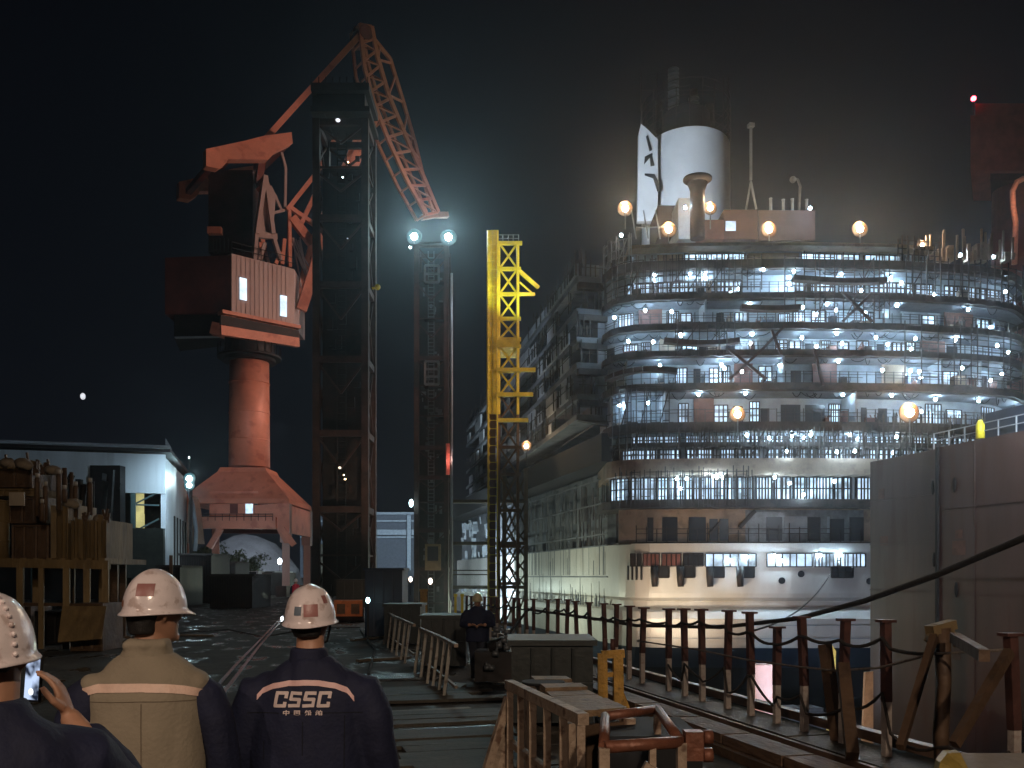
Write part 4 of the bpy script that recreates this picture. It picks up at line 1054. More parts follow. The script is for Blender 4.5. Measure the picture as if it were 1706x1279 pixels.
# ================================================================ WAREHOUSE AND BACKGROUND, LEFT
nc_ = C(275, 0, 60); SX = nc_.x; SYc = nc_.y; zt_ = ZP(757, 60)
sh = thing('warehouse', (SX, SYc, 0), 'pale corrugated warehouse with an open front lit from inside', 'warehouse')
M_shed = mat('shed_cladding', (.48, .53, .56), .5, .1, .15, .6, .1, 8, stretch=(1, 1, .1), spots=.3, spotcol=(.22,.25,.26))
LX = 42
mb = MB(); mb.box((SX-LX/2, SYc+.15, zt_-1.3), (LX, .3, 2.6)); mb.build('fascia', M_shed, sh)
mb = MB(); mb.prism([(SX-.3, SYc+.31), (SX, SYc+.31), (SX, SYc+14), (SX-.3, SYc+14)], 0, zt_-.2); mb.build('side_wall', M_shed, sh)
mb = MB()
for k in range(5): mb.box((SX+.03, SYc+5.2+k*1.9, 3.6), (.06, .55, 5.2))
mb.build('wall_slot', M_black, sh)
mb = MB(); mb.add([(SX-LX, SYc-.6, zt_+.1),(SX+.4, SYc-.6, zt_+.1),(SX+.4, SYc+14.3, zt_-.1),(SX-LX, SYc+14.3, zt_-.1),(SX-LX, SYc-.6, zt_+.35),(SX+.4, SYc-.6, zt_+.35),(SX+.4, SYc+14.3, zt_+.15),(SX-LX, SYc+14.3, zt_+.15)],
    [(0,1,2,3),(4,7,6,5),(0,4,5,1),(1,5,6,2),(2,6,7,3),(3,7,4,0)]); mb.build('roof', M_darksteel, sh)
mb = MB(); mb.tube([(SX-LX, SYc-.7, zt_+.4), (SX+.4, SYc-.7, zt_+.4)], .12, 8); mb.extr([(SX+.1,SYc-.65,zt_+.3),(SX+.5,SYc-.65,zt_+.3),(SX+.1,SYc-.65,zt_+1.0)], (0,.3,0)); mb.build('gutter', M_ship, sh)
mb = MB(); mb.box((SX-LX/2, SYc+13.8, zt_/2-.4), (LX-.8, .2, zt_-.9)); mb.build('back_wall', M_darksteel, sh)
for k in range(7): x = SX-2.0-k*6; mb = MB(); mb.box((x, SYc+.2, (zt_-2.6)/2), (.28, .28, zt_-2.6)); mb.build('frame_post', mat('green_steel', (.06,.10,.10), .5, .3), sh)
mb = MB()
for k in range(4): z = 1.2+k*1.8; mb.bar((SX-2, SYc+.2, z), (SX-.4, SYc+.2, z+.9), .1); mb.bar((SX-2, SYc+.2, z), (SX-.4, SYc+.2, z), .1)
mb.build('frame_lattice', mat('green_steel', (.06,.10,.10), .5, .3), sh)
mb = MB(); a = C(222,960,64); b = C(241,960,64); mb.add([at(a, ZP(878,64)), at(b, ZP(880,64)), at(b, ZP(800,64)), at(a, ZP(800,64))], [(0,1,2,3)]); mb.build('lit_doorway', lit('yellow_doorway', (1,.92,.38), .42, .25, 1.2), sh)
mb = MB(); boxpx(mb, 178, 272, 880, 962, 59.0, .3); mb.build('front_screen', mat('grey_green_screen', (.06,.07,.06), .7), sh)
mb = MB(); boxpx(mb, 150, 200, 775, 880, 58, .8)
for i in range(14):
    x = rd.uniform(80, 205); mb.bar(C(x, rd.uniform(790,900), 57), C(x+rd.uniform(-12,12), rd.uniform(765,820), 57), rd.uniform(.2,.9))
o = root_mesh(mb, 'hanging_tarpaulin', M_darksteel, C(175, 880, 58), 'dark crumpled tarpaulin hanging over the open front of the warehouse', 'tarpaulin')
flood(315, 797, 66, L_teal, (.55,.9,1), 300, 'upper teal lamp of the pair right of the warehouse', .20, 'lamps right of the warehouse', post=.5)
flood(315, 808, 66, L_teal, (.55,.9,1), 200, 'lower teal lamp of the pair right of the warehouse', .18, 'lamps right of the warehouse', post=.5)
t = thing('lamp_pole', C(318,990,67), 'slim pole carrying the pair of teal lamps beside the warehouse', 'pole')
mb = MB(); mb.tube([C(318,990,67), C(318,795,67)], .12, 8); mb.build('pole', M_darksteel, t); mb = MB(); mb.bar(C(312,802,67), C(322,802,67), .12); mb.build('cross_arm', M_darksteel, t)
t = thing('leaning_crane_leg', C(325,925,72), 'rusty curved crane leg standing right of the warehouse wall', 'crane leg')
mb = MB(); mb.extr([C(x, y, 72) for x, y in ((311,905),(312,850),(316,825),(321,850),(327,905))], W(0,2,0)); mb.build('plate', mat('rusty_leg', (.22,.14,.10), .6), t)
mb = MB(); mb.tube([C(313,812,71), C(322,845,71), C(327,885,71), C(325,918,71)], .16, 6); mb.build('edge_pipe', M_ship, t)
# far dome/pile under the portal
struct_ = MB(); vs = []
prof = [(352,945),(362,908),(378,893),(398,888),(420,893),(440,912),(456,936),(466,962)]
mb = MB(); ring = []
cpile = C(408, 0, 150)
vs=[]; fs=[]; nn=24; lvls=[(0,9.5),(3,8.6),(5.5,6.8),(7.4,4.4),(8.6,1.8),(8.9,.1)]
for (z, r) in lvls:
    for k in range(nn):
        a = 2*math.pi*k/nn; rr = r*(1+.10*math.sin(3*a+z)+.06*math.sin(7*a)); vs.append((cpile.x+rr*math.cos(a), cpile.y+rr*math.sin(a), z))
for i in range(len(lvls)-1):
    for k in range(nn): fs.append((i*nn+k, i*nn+(k+1)%nn, (i+1)*nn+(k+1)%nn, (i+1)*nn+k))
fs.append(tuple(range((len(lvls)-1)*nn, len(lvls)*nn)))
mb.add(vs, fs, True)
root_mesh(mb, 'material_heap', mat('pale_heap', (.17,.18,.20), .9, 0, .3, .3, .5, 1), cpile*1, 'pale grey heap of material seen under the crane portal', 'heap')
lamp('yard_far_light', 'SPOT', C(470, 700, 118), 26000, (.8,.88,1), .3, C(410, 930, 150), 50)
# far building between the towers
fb = thing('far_workshop', C(600, 960, 190), 'long low workshop with pale roof bands seen between the two dark towers', 'workshop')
mb = MB(); boxpx(mb, 500, 692, 856, 962, 190, 20); mb.build('wall', mat('blue_grey_wall', (.06,.075,.10), .7), fb)
mb = MB()
for (y0, y1) in ((853,857),(866,869),(882,891),(893,896)): boxpx(mb, 500, 692, y0, y1, 189, .6)
mb.build('roof_band', mat('pale_band', (.20,.25,.30), .6), fb)
mb = MB(); mb.bar(C(681,950,188), C(681,858,188), .8); mb.build('corner_post', mat('pale_band', (.2,.25,.3)), fb)
lamp('yard_far_light', 'SPOT', C(640, 800, 150), 26000, (.72,.85,1), .3, C(620, 880, 190), 85)
# dark sheds and clutter on the left middle distance, individual
rb = random.Random(21)
for i, (p0, p1, y0, yb, d, lab) in enumerate(((300,352,925,1000,62,'low dark store shed right of the warehouse wall'),(265,300,945,1010,55,'dark container in front of the warehouse corner'),(352,392,938,990,75,'dark shed with a small white lamp on its roof'),
     (350,420,960,1010,52,'long dark container left of the crane rails'),(505,530,908,992,95,'dark cabin just left of the black tower'),(440,476,956,992,88,'dark equipment cabin under the crane portal'))):
    t = thing('equipment_cabin', C((p0+p1)/2, yb, d), lab, 'cabin', 'dark cabins along the quay')
    mb = MB(); a = C(p0, 0, d); b = C(p1, 0, d); zt3 = ZP(y0, d); f = W(0, 4, 0)
    mb.prism([(q.x, q.y) for q in (a, b, b+f, a+f)], 0, zt3); mb.build('body', M_darksteel, t)
    mb = MB(); k = p0+2
    while k < p1-1: mb.bar(at(C(k,0,d-.03), .1), at(C(k,0,d-.03), zt3-.1), .08, .06); k += 4
    mb.build('ribs', M_darksteel, t)
    mb = MB(); mb.prism([(q.x, q.y) for q in (a-W(.15,.15,0), b+W(.15,-.15,0), b+f, a+f)], zt3+.002, zt3+.14); mb.build('roof', M_slab, t)
# trees beyond the warehouse, dark, individual crowns
def small_tree(px, py, d, h, w, lab, seed):
    r_ = random.Random(seed); base = at(C(px, 0, d), 0)
    t = thing('tree', base, lab, 'tree', 'dark trees behind the quay')
    mb = MB(); mb.tube([base, base+Vector((.2,.1,h*.4)), base+Vector((.1,0,h*.75))], [.28,.2,.07], 8)
    for k in range(6):
        a = r_.uniform(0, 6.28); z = h*r_.uniform(.35,.65); mb.tube([base+Vector((.15,0,z)), base+Vector((math.cos(a)*w*.35, math.sin(a)*w*.35, z+h*.2))], [.09,.03], 6)
    mb.build('trunk', M_slab, t)
    mb = MB(); cl = [(Vector((r_.gauss(0,w*.26), r_.gauss(0,w*.26), h*.68+r_.gauss(0,h*.14))), r_.uniform(.5,1.1)) for _ in range(26)]
    for c_, r0 in cl:
        for _ in range(60):
            v = Vector((r_.gauss(0,1), r_.gauss(0,1), r_.gauss(0,.8))); v = v.normalized()*r0*r_.uniform(.4,1); p = base+c_+v
            u = Vector((r_.gauss(0,1), r_.gauss(0,1), r_.gauss(0,1))).normalized()*.16; q = u.orthogonal().normalized()*.09
            mb.add([p-u, p+q, p+u, p-q], [(0,1,2,3)])
    mb.build('crown', mat('night_foliage', (.035,.055,.025), .7, 0, .4, 3, 0), t, fixn=False)
small_tree(380, 0, 98, 4.6, 5, 'small dark tree left of the bright van lights', 3); small_tree(345, 0, 92, 5.2, 5, 'dark tree below the left end of the crane portal', 4); small_tree(398, 0, 105, 4.6, 5, 'dark tree in front of the pale heap', 5)
# vehicles
def van(px, d, lab, col, w=2.0, h=2.4, lights=True):
    b = at(C(px, 0, d), 0); t = thing('parked_van', b, lab, 'van', 'vans parked beyond the crane')
    mb = MB(); A = (W(1,0,0), W(0,1,0), Vector((0,0,1)))
    pf = [(-.0,.45),(0,1.25),(.45,1.45),(.9,h),(4.6,h),(4.7,.45)]
    mb.extr([b+W(-w/2, y, z) for y, z in pf], W(w,0,0)); mb.build('body', mat('van_paint_%s' % col[0], col[1], .3, 0, .1, 1, 0), t)
    mb = MB(); mb.extr([b+W(-w*.42, .42, 1.47), b+W(w*.42, .42, 1.47), b+W(w*.38, .84, h-.1), b+W(-w*.38, .84, h-.1)], W(0,-.03,.02)); mb.build('windscreen', M_glassdark, t)
    for s in (-1, 1):
        mb = MB(); mb.ball(b+W(s*w*.38, -.03, .85), .13, 8, 6, (1,.5,1)); mb.build('headlight', L_white if lights else M_grey, t)
        for yy in (.9, 3.8):
            mb = MB(); mb.tube([b+W(s*(w/2-.2), yy, .36), b+W(s*(w/2+.02), yy, .36)], .36, 14); mb.build('wheel', M_black, t)
    mb = MB(); mb.box(b+W(0,-.06,.5), (w*.95,.12,.22), A); mb.build('bumper', M_grey, t)
van(411, 92, 'white van with lit lamps standing left in the group beyond the crane', ('w',(.45,.47,.5)))
van(438, 94, 'pale van in the middle of the group beyond the crane', ('p',(.32,.36,.4)))
van(456, 100, 'white van nearest the crane leg with bright headlights', ('b',(.55,.6,.65)), lights=True)
lamp('van_light', 'POINT', C(430, 955, 84), 130, (.8,.95,1), .2)
for (x, y, d, r, m, lab) in ((373,964,70,.16,L_white,'single white lamp between the dark cabin and the vans'),(223,968,50,.10,L_white,'white lamp low in front of the warehouse, left of the vest wearer'),(466,935,100,.28,L_white,'tall bright white lamp beside the right crane leg'),
        (540,964,70,.13,L_white,'white lamp at the foot of the black tower'),(613,1000,26,.07,lit('teal_point', (.6,.95,1), 14),'teal lamp on the side of the navy cabinet'),(416,968,88,.08,L_white,'small lamp over the left van'),(241,817,62,.09,L_white,'small white lamp in the warehouse opening'),
        (315,762,70,.05,L_white,'tiny lamp over the warehouse corner'),(684,965,88,.2,lit('warm_point', (1,.8,.65), 9),'warm lamp behind the foot of the slim tower'),(717,968,90,.24,lit('warm_point', (1,.8,.65), 9),'pinkish lamp glowing inside the foot of the slim tower'),(470,1030,38,.06,L_white,'small lamp glinting at the bend of the rails')):
    q = C(x, y, d); t = thing('yard_lamp', q, lab, 'lamp', 'small lamps across the yard')
    mb = MB(); mb.ball(q, r, 10, 8, (.8,.8,1.25)); mb.build('bulb', m, t)
    mb = MB(); mb.bar(at(q, max(0, q.z-1.6)), at(q, q.z-r), .05); mb.build('stem', M_darksteel, t)
# moon
mb = MB(); q = C(138, 660, 3600); mb.ball(q, 11.5, 20, 14, (.85,.85,1.15)); root_mesh(mb, 'moon', lit('moonlight', (.9,.93,1), .8, .3, .05), q, 'small pale moon low in the sky above the warehouse', 'moon')
# ================================================================ RACK WITH STORED STEEL AND TIMBER, LEFT
RKd = 23.0
M_amber = mat('ochre_timber', (.21, .145, .068), .65, 0, .45, 1.2, .5, 8, stretch=(1,1,.3), spots=.5, spotcol=(.07,.04,.02))
M_amber2 = mat('rusty_plate', (.115, .068, .040), .6, .2, .5, 1.5, .4, 8, spots=.5, spotcol=(.04,.02,.015))
rk = thing('storage_rack', C(60, 1080, RKd), 'ochre steel storage rack on posts holding stacked plates and pipes at the left', 'rack')
A_ = (W(1,0,0), W(0,1,0), Vector((0,0,1)))
for y, hh in ((938,.16),):
    for dd in (RKd, RKd+2.6):
        mb = MB(); mb.bar(C(-60, y-2, dd), C(182, y+3, dd), .16, hh*1.4); mb.build('beam', M_amber, rk)
mb = MB()
for x in range(-50, 180, 22): mb.bar(C(x, 934, RKd), C(x, 934, RKd)+W(0,2.6,0), .14)
mb.build('cross_beam', M_amber, rk)
for x in (-40, 34, 69, 111, 145, 176):
    mb = MB(); mb.bar(at(C(x,0,RKd), 0), C(x, 938, RKd), .15 if x != 69 else .12); mb.build('leg', M_amber, rk)
for x in (-20, 60, 120, 170):
    mb = MB(); mb.bar(at(C(x,0,RKd+2.6), 0), at(C(x,0,RKd+2.6), ZP(938,RKd)), .15); mb.build('leg', M_amber, rk)
mb = MB(); mb.bar(C(-50, 1005, RKd), C(182, 1008, RKd+.1), .08); mb.bar(C(111,1000,RKd), C(145,1075,RKd), .07); mb.build('brace', M_amber2, rk)
rk_ = random.Random(8)
def stored(name, lab, cat, p0, p1, y0, y1, d, depth, m, kind='plate'):
    mb = MB()
    if kind == 'plate':
        x = p0
        while x < p1-1:
            w = min(rk_.uniform(5, 11), p1-x); a = C(x+.5, y1, d+rk_.uniform(0,.12)); h = (y1-y0)/K*d*rk_.uniform(.93, 1.0)
            b = C(x+w-.7, y1, d+rk_.uniform(0,.12)); f = W(0, depth, 0); mb.add([a,b,b+f,a+f,a+Vector((0,0,h)),b+Vector((0,0,h)),b+f+Vector((0,0,h)),a+f+Vector((0,0,h))], [(0,1,2,3),(4,7,6,5),(0,4,5,1),(1,5,6,2),(2,6,7,3),(3,7,4,0)])
            x += w
    elif kind == 'pipes':
        x = p0
        while x < p1:
            r = rk_.uniform(2.2, 5)/K*d; mb.tube([C(x, y1, d+rk_.uniform(0,.6)), C(x+rk_.uniform(-3,3), y0+rk_.uniform(0, 12), d+rk_.uniform(0,.6))], r, 10); x += rk_.uniform(6, 12)
    elif kind == 'crate':
        boxpx(mb, p0, p1, y0, y1, d, depth); 
        for k in range(4): xx = p0+(p1-p0)*k/3; mb.bar(C(xx, y1, d-.03), C(xx, y0, d-.03), .08, .05)
        for yy in (y0+2, y1-2): mb.bar(C(p0, yy, d-.05), C(p1, yy, d-.05), .07, .05)
    elif kind == 'drum':
        c = C((p0+p1)/2, y1, d+(p1-p0)/2/K*d); r = (p1-p0)/2/K*d; h = (y1-y0)/K*d
        mb.tube([c, c+Vector((0,0,h))], r, 20)
        for f in (.02, .33, .66, .98): mb.tube([c+Vector((0,0,h*f-.02)), c+Vector((0,0,h*f+.02))], r*1.05, 20)
    return root_mesh(mb, name, m, C((p0+p1)/2, y1, d), lab, cat)
Z9 = 935
stored('plate_stack', 'ochre upright plates at the right end of the rack', 'plates', 118, 178, 862, Z9, RKd+.1, 1.6, M_amber)
stored('plate_stack', 'taller ochre upright plates in the middle of the rack', 'plates', 84, 114, 836, Z9, RKd+.1, 1.6, M_amber)
stored('crate', 'dark ochre crate between the upright plates and the left drum', 'crate', 22, 80, 874, Z9, RKd+.2, 1.6, M_amber2, 'crate')
stored('drum', 'tall ochre drum at the left end of the rack', 'drum', -18, 14, 832, Z9, RKd+.1, 1, M_amber, 'drum')
stored('crate', 'dark brown crate low above the middle of the rack', 'crate', 18, 76, 828, 872, RKd+.5, 1.4, M_amber2, 'crate')
stored('crate', 'long brown crate topmost at the left of the rack', 'crate', -30, 52, 772, 812, RKd+.7, 1.6, M_amber2, 'crate')
stored('pipe_bundle', 'upright rusty pipes behind the tall plates on the rack', 'pipes', 54, 122, 778, 870, RKd+1.9, 1, M_amber2, 'pipes')
stored('pipe_bundle', 'shorter pipes leaning at the right end of the rack', 'pipes', 122, 156, 800, 864, RKd+2.2, 1, M_darksteel, 'pipes')
stored('crate', 'narrow brown board stack lying under the long crate', 'crate', -20, 60, 813, 827, RKd+.9, 1.4, M_amber, 'crate')
mb = MB(); boxpx(mb, 15, 40, 820, 842, RKd-.1, .05); root_mesh(mb, 'sign_plate', mat('pale_plate', (.42,.36,.30), .6), C(27,842,RKd-.1), 'small pale plate hung on the dark crate of the rack', 'plate')
# odds and ends piled on the stored goods
_ro = random.Random(14)
for i in range(26):
    x = _ro.uniform(-10, 176); top = 772 if x < 52 else (782 if x < 110 else (836 if x < 118 else 862)); dd = RKd+_ro.uniform(.0, .5)
    mb = MB(); y = top+_ro.uniform(-2, 3); k = i % 3
    if k == 0: 
        for q in range(3): mb.bar(C(x+q*3, y+8, dd), C(x+q*3+_ro.uniform(-7,7), y-_ro.uniform(6,20), dd), .05)
        mb.bar(C(x-1, y+2, dd), C(x+8, y, dd), .08); nm, ct, lb = 'bracket_bundle', 'brackets', 'small bundle of rusty brackets sticking up from the goods on the rack'
    elif k == 1:
        mb.ball(C(x, y, dd), .17, 9, 6, (1.2,.8,.7)); mb.ball(C(x+7, y+3, dd), .13, 8, 6, (1.1,.8,.8)); nm, ct, lb = 'sack', 'sack', 'lumpy pale sack thrown on the goods on the rack'
    else:
        mb.extr([C(x, y+6, dd), C(x+9, y+5, dd), C(x+11, y-4, dd), C(x+3, y-7, dd)], W(0,.3,0)); nm, ct, lb = 'offcut_plate', 'plate', 'crooked steel offcut lying on the goods on the rack'
    root_mesh(mb, nm, (M_amber2, mat('grimy_sack', (.24,.20,.16), .8), M_amber)[k], C(x, y+6, dd), lb, ct, nm.replace('_', ' ')+'s on the rack')
# gas bottles with pale caps
for i, (x, y0, y1, dd) in enumerate(((62,792,860,22.4),(76,806,866,22.5),(98,786,850,22.6),(70,835,868,22.2),(126,806,862,23.6),(150,800,858,24.0),(107,812,836,22.9))):
    mb = MB(); r = 4.2/K*dd; b = C(x, y1, dd); t_ = C(x, y0+6, dd)
    mb.tube([b, t_, C(x, y0+2, dd), C(x, y0, dd)], [r, r, r*.5, r*.35], 12)
    t = thing('gas_bottle', b, ['gas bottle with a pale cap beside the long crate','short gas bottle right of the first one on the rack','tallest gas bottle in the middle of the rack','low gas bottle in front of the crates','gas bottle standing behind the right plates','gas bottle at the far right of the rack','small gas bottle on top of the tall plates'][i], 'gas bottle', 'gas bottles on the rack')
    mb.build('cylinder', M_amber2, t); mb = MB(); mb.tube([C(x, y0+3, dd), C(x, y0-4, dd)], r*.8, 10); mb.build('cap', mat('pale_cap', (.38,.36,.34), .4), t)
# things stored below the rack
for i, (p0, p1, y0, dd, m, lab) in enumerate(((120,170,1005,22.2,M_amber2,'slatted brown crate under the right end of the rack'),(60,108,1018,24.5,M_darksteel,'dark crate under the middle of the rack'),(2,50,1010,24.8,M_amber2,'brown crate under the left end of the rack'))):
    stored('crate', lab, 'crate', p0, p1, y0, 960+1.85*K/dd-.5, dd, 1.2, m, 'crate')
mb = MB()
for i in range(12): x = 100+i*6; mb.bar(C(x, 1070-i*.5, 21.5), C(x+8, 1010, 21.9), .10, .04)
root_mesh(mb, 'leaning_boards', M_amber, C(130,1075,21.5), 'pale boards leaning on the crate under the rack', 'boards')
# post row between the rack and the warehouse
for i, (x, y0, dd, lab) in enumerate(((190,880,26,'tall brown post just right of the rack'),(205,900,27,'second brown post right of the rack'),(285,925,34,'thin dark post in front of the cabins'))):
    mb = MB(); mb.bar(at(C(x,0,dd), 0), C(x, y0, dd), .22-.05*i); mb.bar(at(C(x,0,dd), 0), at(C(x,0,dd), .06), .5, .5); root_mesh(mb, 'steel_post', M_amber2, at(C(x,0,dd), 0), lab, 'post')

# ================================================================ DOCK EDGE FENCE, ROPES
M_postr = mat('fence_post_red', (.095, .040, .032), .55, .2, .45, 3, .2, spots=.5, spotcol=(.03,.02,.02))
M_postlit = mat('fence_post_lit', (.42, .36, .32), .6, 0, .3, 4, .2, spots=.5, spotcol=(.15,.06,.04))  # pale tone puts the lamplight on the posts' lower ends into the paint
FXc = 5.46
def fpt(px, z):
    d = FXc/((px-853)/K*CY+SY); v = W((px-853)/K*d, d, z); return v, d
FP = [(1690,1060,0),(1570,1046,1),(1477,1037,0),(1405,1034,0),(1382,1074,2),(1340,1030,0),(1294,1047,0),(1251,1022,0),(1212,1019,0),(1170,1017,0),(1141,1016,0),(1114,1016,0),(1070,1014,0),(1048,1011,0),(1026,1008,0),(1008,1007,0),(983,1005,0),(961,1003,0),(944,1000,0),(929,999,0),(912,1000,0),(889,999,0),(878,1000,0),(866,998,0),(855,997,0),(842,996,0),(828,996,0),(817,996,0),(806,995,0),(795,994,0),(786,994,0),(777,993,0)]
fence_tops = []
proto_post = None
ordn = ['nearest','second','third','fourth','fifth','sixth','seventh','eighth','ninth','tenth','eleventh','twelfth']
for i, (px, py, kd) in enumerate(FP):
    v, d = fpt(px, 0); H = ZP(py, d)-.18
    t = thing('edge_post', Vector((v.x, v.y, .18)), '', 'post', 'posts of the dock edge fence')
    lean = Vector((random.Random(i+50).uniform(-.03, .03), random.Random(i).uniform(-.055, .055), 0))
    if kd == 1:      # twisted timber post with knotted head
        mb = MB(); mb.tube([(0,0,0),(.0,.02,.35),(.02,0,.75),(0,.01,H)], [.06,.065,.055,.075], 10); mb.build('post', M_amber2, t, local=True)
        mb = MB(); mb.bar((-.13,0,H-.02),(.12,.02,H+.03),.10,.08); mb.bar((-.14,0,H-.12),(-.05,0,H+.02),.06); mb.bar((.06,0,H),(.16,0,H-.16),.05); mb.build('head', M_amber, t, local=True)
    elif kd == 2:    # short leaning timber
        mb = MB(); mb.bar((0.05,-.1,-.18),(-.02,.05,H),.12,.09); mb.build('post', M_amber2, t, local=True)
    else:
        w = .074 if i < 14 else .066
        hs_ = H*.42
        mb = MB(); mb.bar((0,0,-.18),(0,0,hs_),w*.9,w*.9,(0,1,0)); mb.build('foot', M_postlit, t, local=True)
        mb = MB(); mb.bar((0,0,hs_-.02),tuple(Vector((0,0,H))+lean),w,w,(0,1,0)); mb.build('post', M_postr, t, local=True)
        mb = MB(); mb.box(Vector((0,0,H+.012))+lean, (w*2.1, w*1.5, .025)); mb.build('cap', M_postr, t, local=True)
    if i < 12: lab = {0:'nearest fence post at the right edge of the picture',1:'timber fence post with a knotted head',4:'short leaning timber post between two taller fence posts'}.get(i, 'rusty fence post with a flat cap, %s along the dock edge from the right' % ordn[i])
    else: lab = 'dark far fence post of the close row along the dock edge'
    t['label'] = lab
    fence_tops.append(Vector((v.x, v.y, .18+H)))
def rope(pts, r, m, lab, name='rope'):
    mb = MB(); mb.tube(pts, r, 6); return root_mesh(mb, name, m, pts[0], lab, 'rope')
M_rope = mat('dark_rope', (.035,.028,.024), .9, 0, .4, 20, .3); M_rope2 = mat('pale_rope', (.16,.13,.11), .9, 0, .4, 20, .3)
idx = [i for i in range(len(FP)) if i != 4]
# festoon of rope between posts, one rope
def festoon(sel, dz, drop, r, m, lab, rs=2):
    r_ = random.Random(rs); pts = []
    for a, b in zip(sel, sel[1:]):
        pa = fence_tops[a]-Vector((.05,0,dz*r_.uniform(.8,1.3))); pb = fence_tops[b]-Vector((.05,0,dz*r_.uniform(.8,1.3)))
        pts += sag(pa, pb, drop*r_.uniform(.4,1.3)*min(1, (pb-pa).length/1.0), 6)[:-1]
    return rope(pts, r, m, lab)
festoon(idx[1:], .17, .09, .018, M_rope, 'upper dark rope looped from post to post along the dock edge')
festoon([0,1,2,3,5,6,7,8,9,10,11], .80, .12, .016, M_rope, 'lower dark rope hanging slack between the near fence posts', 5)
rope([fence_tops[0]-Vector((.05,0,.10)), fence_tops[1]+Vector((-.1,0,-.22)), fence_tops[2]-Vector((.08,0,.42)), fence_tops[3]-Vector((.08,0,.5)), fence_tops[5]-Vector((.08,0,.52)), fence_tops[7]-Vector((.08,0,.55)), fence_tops[9]-Vector((.08,0,.52)), fence_tops[12]-Vector((.08,0,.5))], .012, M_rope2, 'thin pale rope stretched low across the near fence posts')
hp = [C(1740,884,8.6), C(1706,896,8.9), C(1560,958,10), C(1440,1001,11.3), C(1330,1030,13), C(1200,1045,15.5), C(1060,1042,17), C(1000,1032,18.5), C(930,1022,20), C(880,1015,21.5), C(860,1040,20), C(838,1066,19), C(800,1072,19)]
rope(hp, .035, M_rope, 'thick black hose rising over the fence towards the upper right', 'hose')
rope(sag(C(1383,957,86), C(1235,1055,40), 1.0, 12), .05, M_rope, 'thin mooring line running down from the port in the white hull')
M_guard0 = mat('pale_dunnage', (.16, .12, .08), .6, 0, .4, 3, .3)
# timber props behind / in front of the fence
for i, (a, b, da, db, w, lab) in enumerate((((1556,1060),(1500,1245),7.6,6.9,.055,'timber prop leaning against the knotted post'),((1682,1085),(1590,1240),6.9,6.6,.06,'long timber prop leaning on the nearest fence post'),((1590,1062),(1640,1092),7.4,6.2,.07,'short dark beam end lashed across the knotted post'),((1405,1110),(1420,1260),8.9,8.2,.11,'thick weathered plank leaning in front of the pale panel'))):
    mb = MB(); mb.bar(C(*a, da), C(*b, db), w, w*1.2); root_mesh(mb, 'timber_prop', M_amber2, C(*b, db), lab, 'timber')
# block bottom right
t = thing('steel_skip', C(1640, 1300, 5.6), 'pale topped steel skip with an ochre corner at the bottom right', 'skip')
q0 = C(1560,1254,5.6); 
mb = MB(); mb.extr([C(1562,1290,5.5), C(1566,1270,5.5), C(1578,1255,5.6), C(1600,1254,5.6), C(1618,1290,5.5)], W(.02,.10,0)); mb.build('corner', mat('ochre_skip', (.35,.25,.06), .5, 0, .4, 4), t)
mb = MB(); mb.add([C(1585,1255,5.8), C(1790,1255,5.8), C(1790,1320,5.2), C(1640,1320,5.2)], [(0,1,2,3)]); mb.extr([C(1585,1257,5.81), C(1790,1257,5.81), C(1790,1400,5.81), C(1640,1400,5.81)], W(0,.05,0)); mb.build('top_plate', mat('pale_skip_top', (.28,.25,.22), .5, 0, .2, 3), t)

# objects inside the dock seen through the fence
t = thing('dock_pillar', C(1275, 1250, 72), 'pink and cream lit pillar standing in the dock behind the fence', 'pillar')
M_pink = mat('pink_pillar_paint', (.75,.42,.36), .5, 0, .2, .5)
mb = MB(); a = C(1258,0,72); b = C(1293,0,72); f = W(0,1.7,0); mb.prism([(q.x,q.y) for q in (a,b,b+f,a+f)], ZP(1210,72), ZP(1108,72)); mb.build('shaft', M_pink, t)
mb = MB(); mb.prism([(q.x,q.y) for q in (a-W(.15,.15,0),b+W(.15,-.15,0),b+f,a+f)], -12, ZP(1195,72)); mb.build('base', M_hull, t)
lamp('pillar_light', 'SPOT', C(1262, 1150, 60), 1500, (1,.72,.6), .2, C(1275,1160,72), 60)
t = thing('lit_strut', C(1385, 1260, 60), 'narrow yellow lit strut in the dock seen between fence posts', 'strut')
mb = MB(); mb.extr([C(1387,1075,60), C(1393,1085,60), C(1391,1160,60), C(1388,1240,60), C(1379,1242,60), C(1386,1150,60)], W(0,.5,0)); mb.build('plate', mat('lemon_paint', (.8,.78,.35), .5), t)
lamp('strut_light', 'SPOT', C(1380,1180,54), 700, (1,1,.6), .2, C(1386,1160,60), 80)
t = thing('dock_screen', C(1448, 1260, 55), 'grey green panel standing upright at the foot of the barge', 'panel')
mb = MB(); mb.extr([C(1442,1120,55), C(1455,1118,55), C(1455,1250,55), C(1437,1246,55)], W(0,.3,0)); mb.build('panel', mat('grey_green_panel', (.30,.32,.28), .6), t)
for i, x in enumerate((1110, 1165, 1215, 1320, 1350)):
    b = C(x, 1225, 78); mb = MB(); mb.box(Vector((b.x, b.y, -10.9)), (1.6, 2.2, 2.2)); mb.box(Vector((b.x, b.y, -9.6)), (1.3, 1.9, .38)); root_mesh(mb, 'keel_block', M_floor, Vector((b.x,b.y,-12)), 'concrete keel block on the dark dock floor under the hull', 'keel block', 'keel blocks on the dock floor')

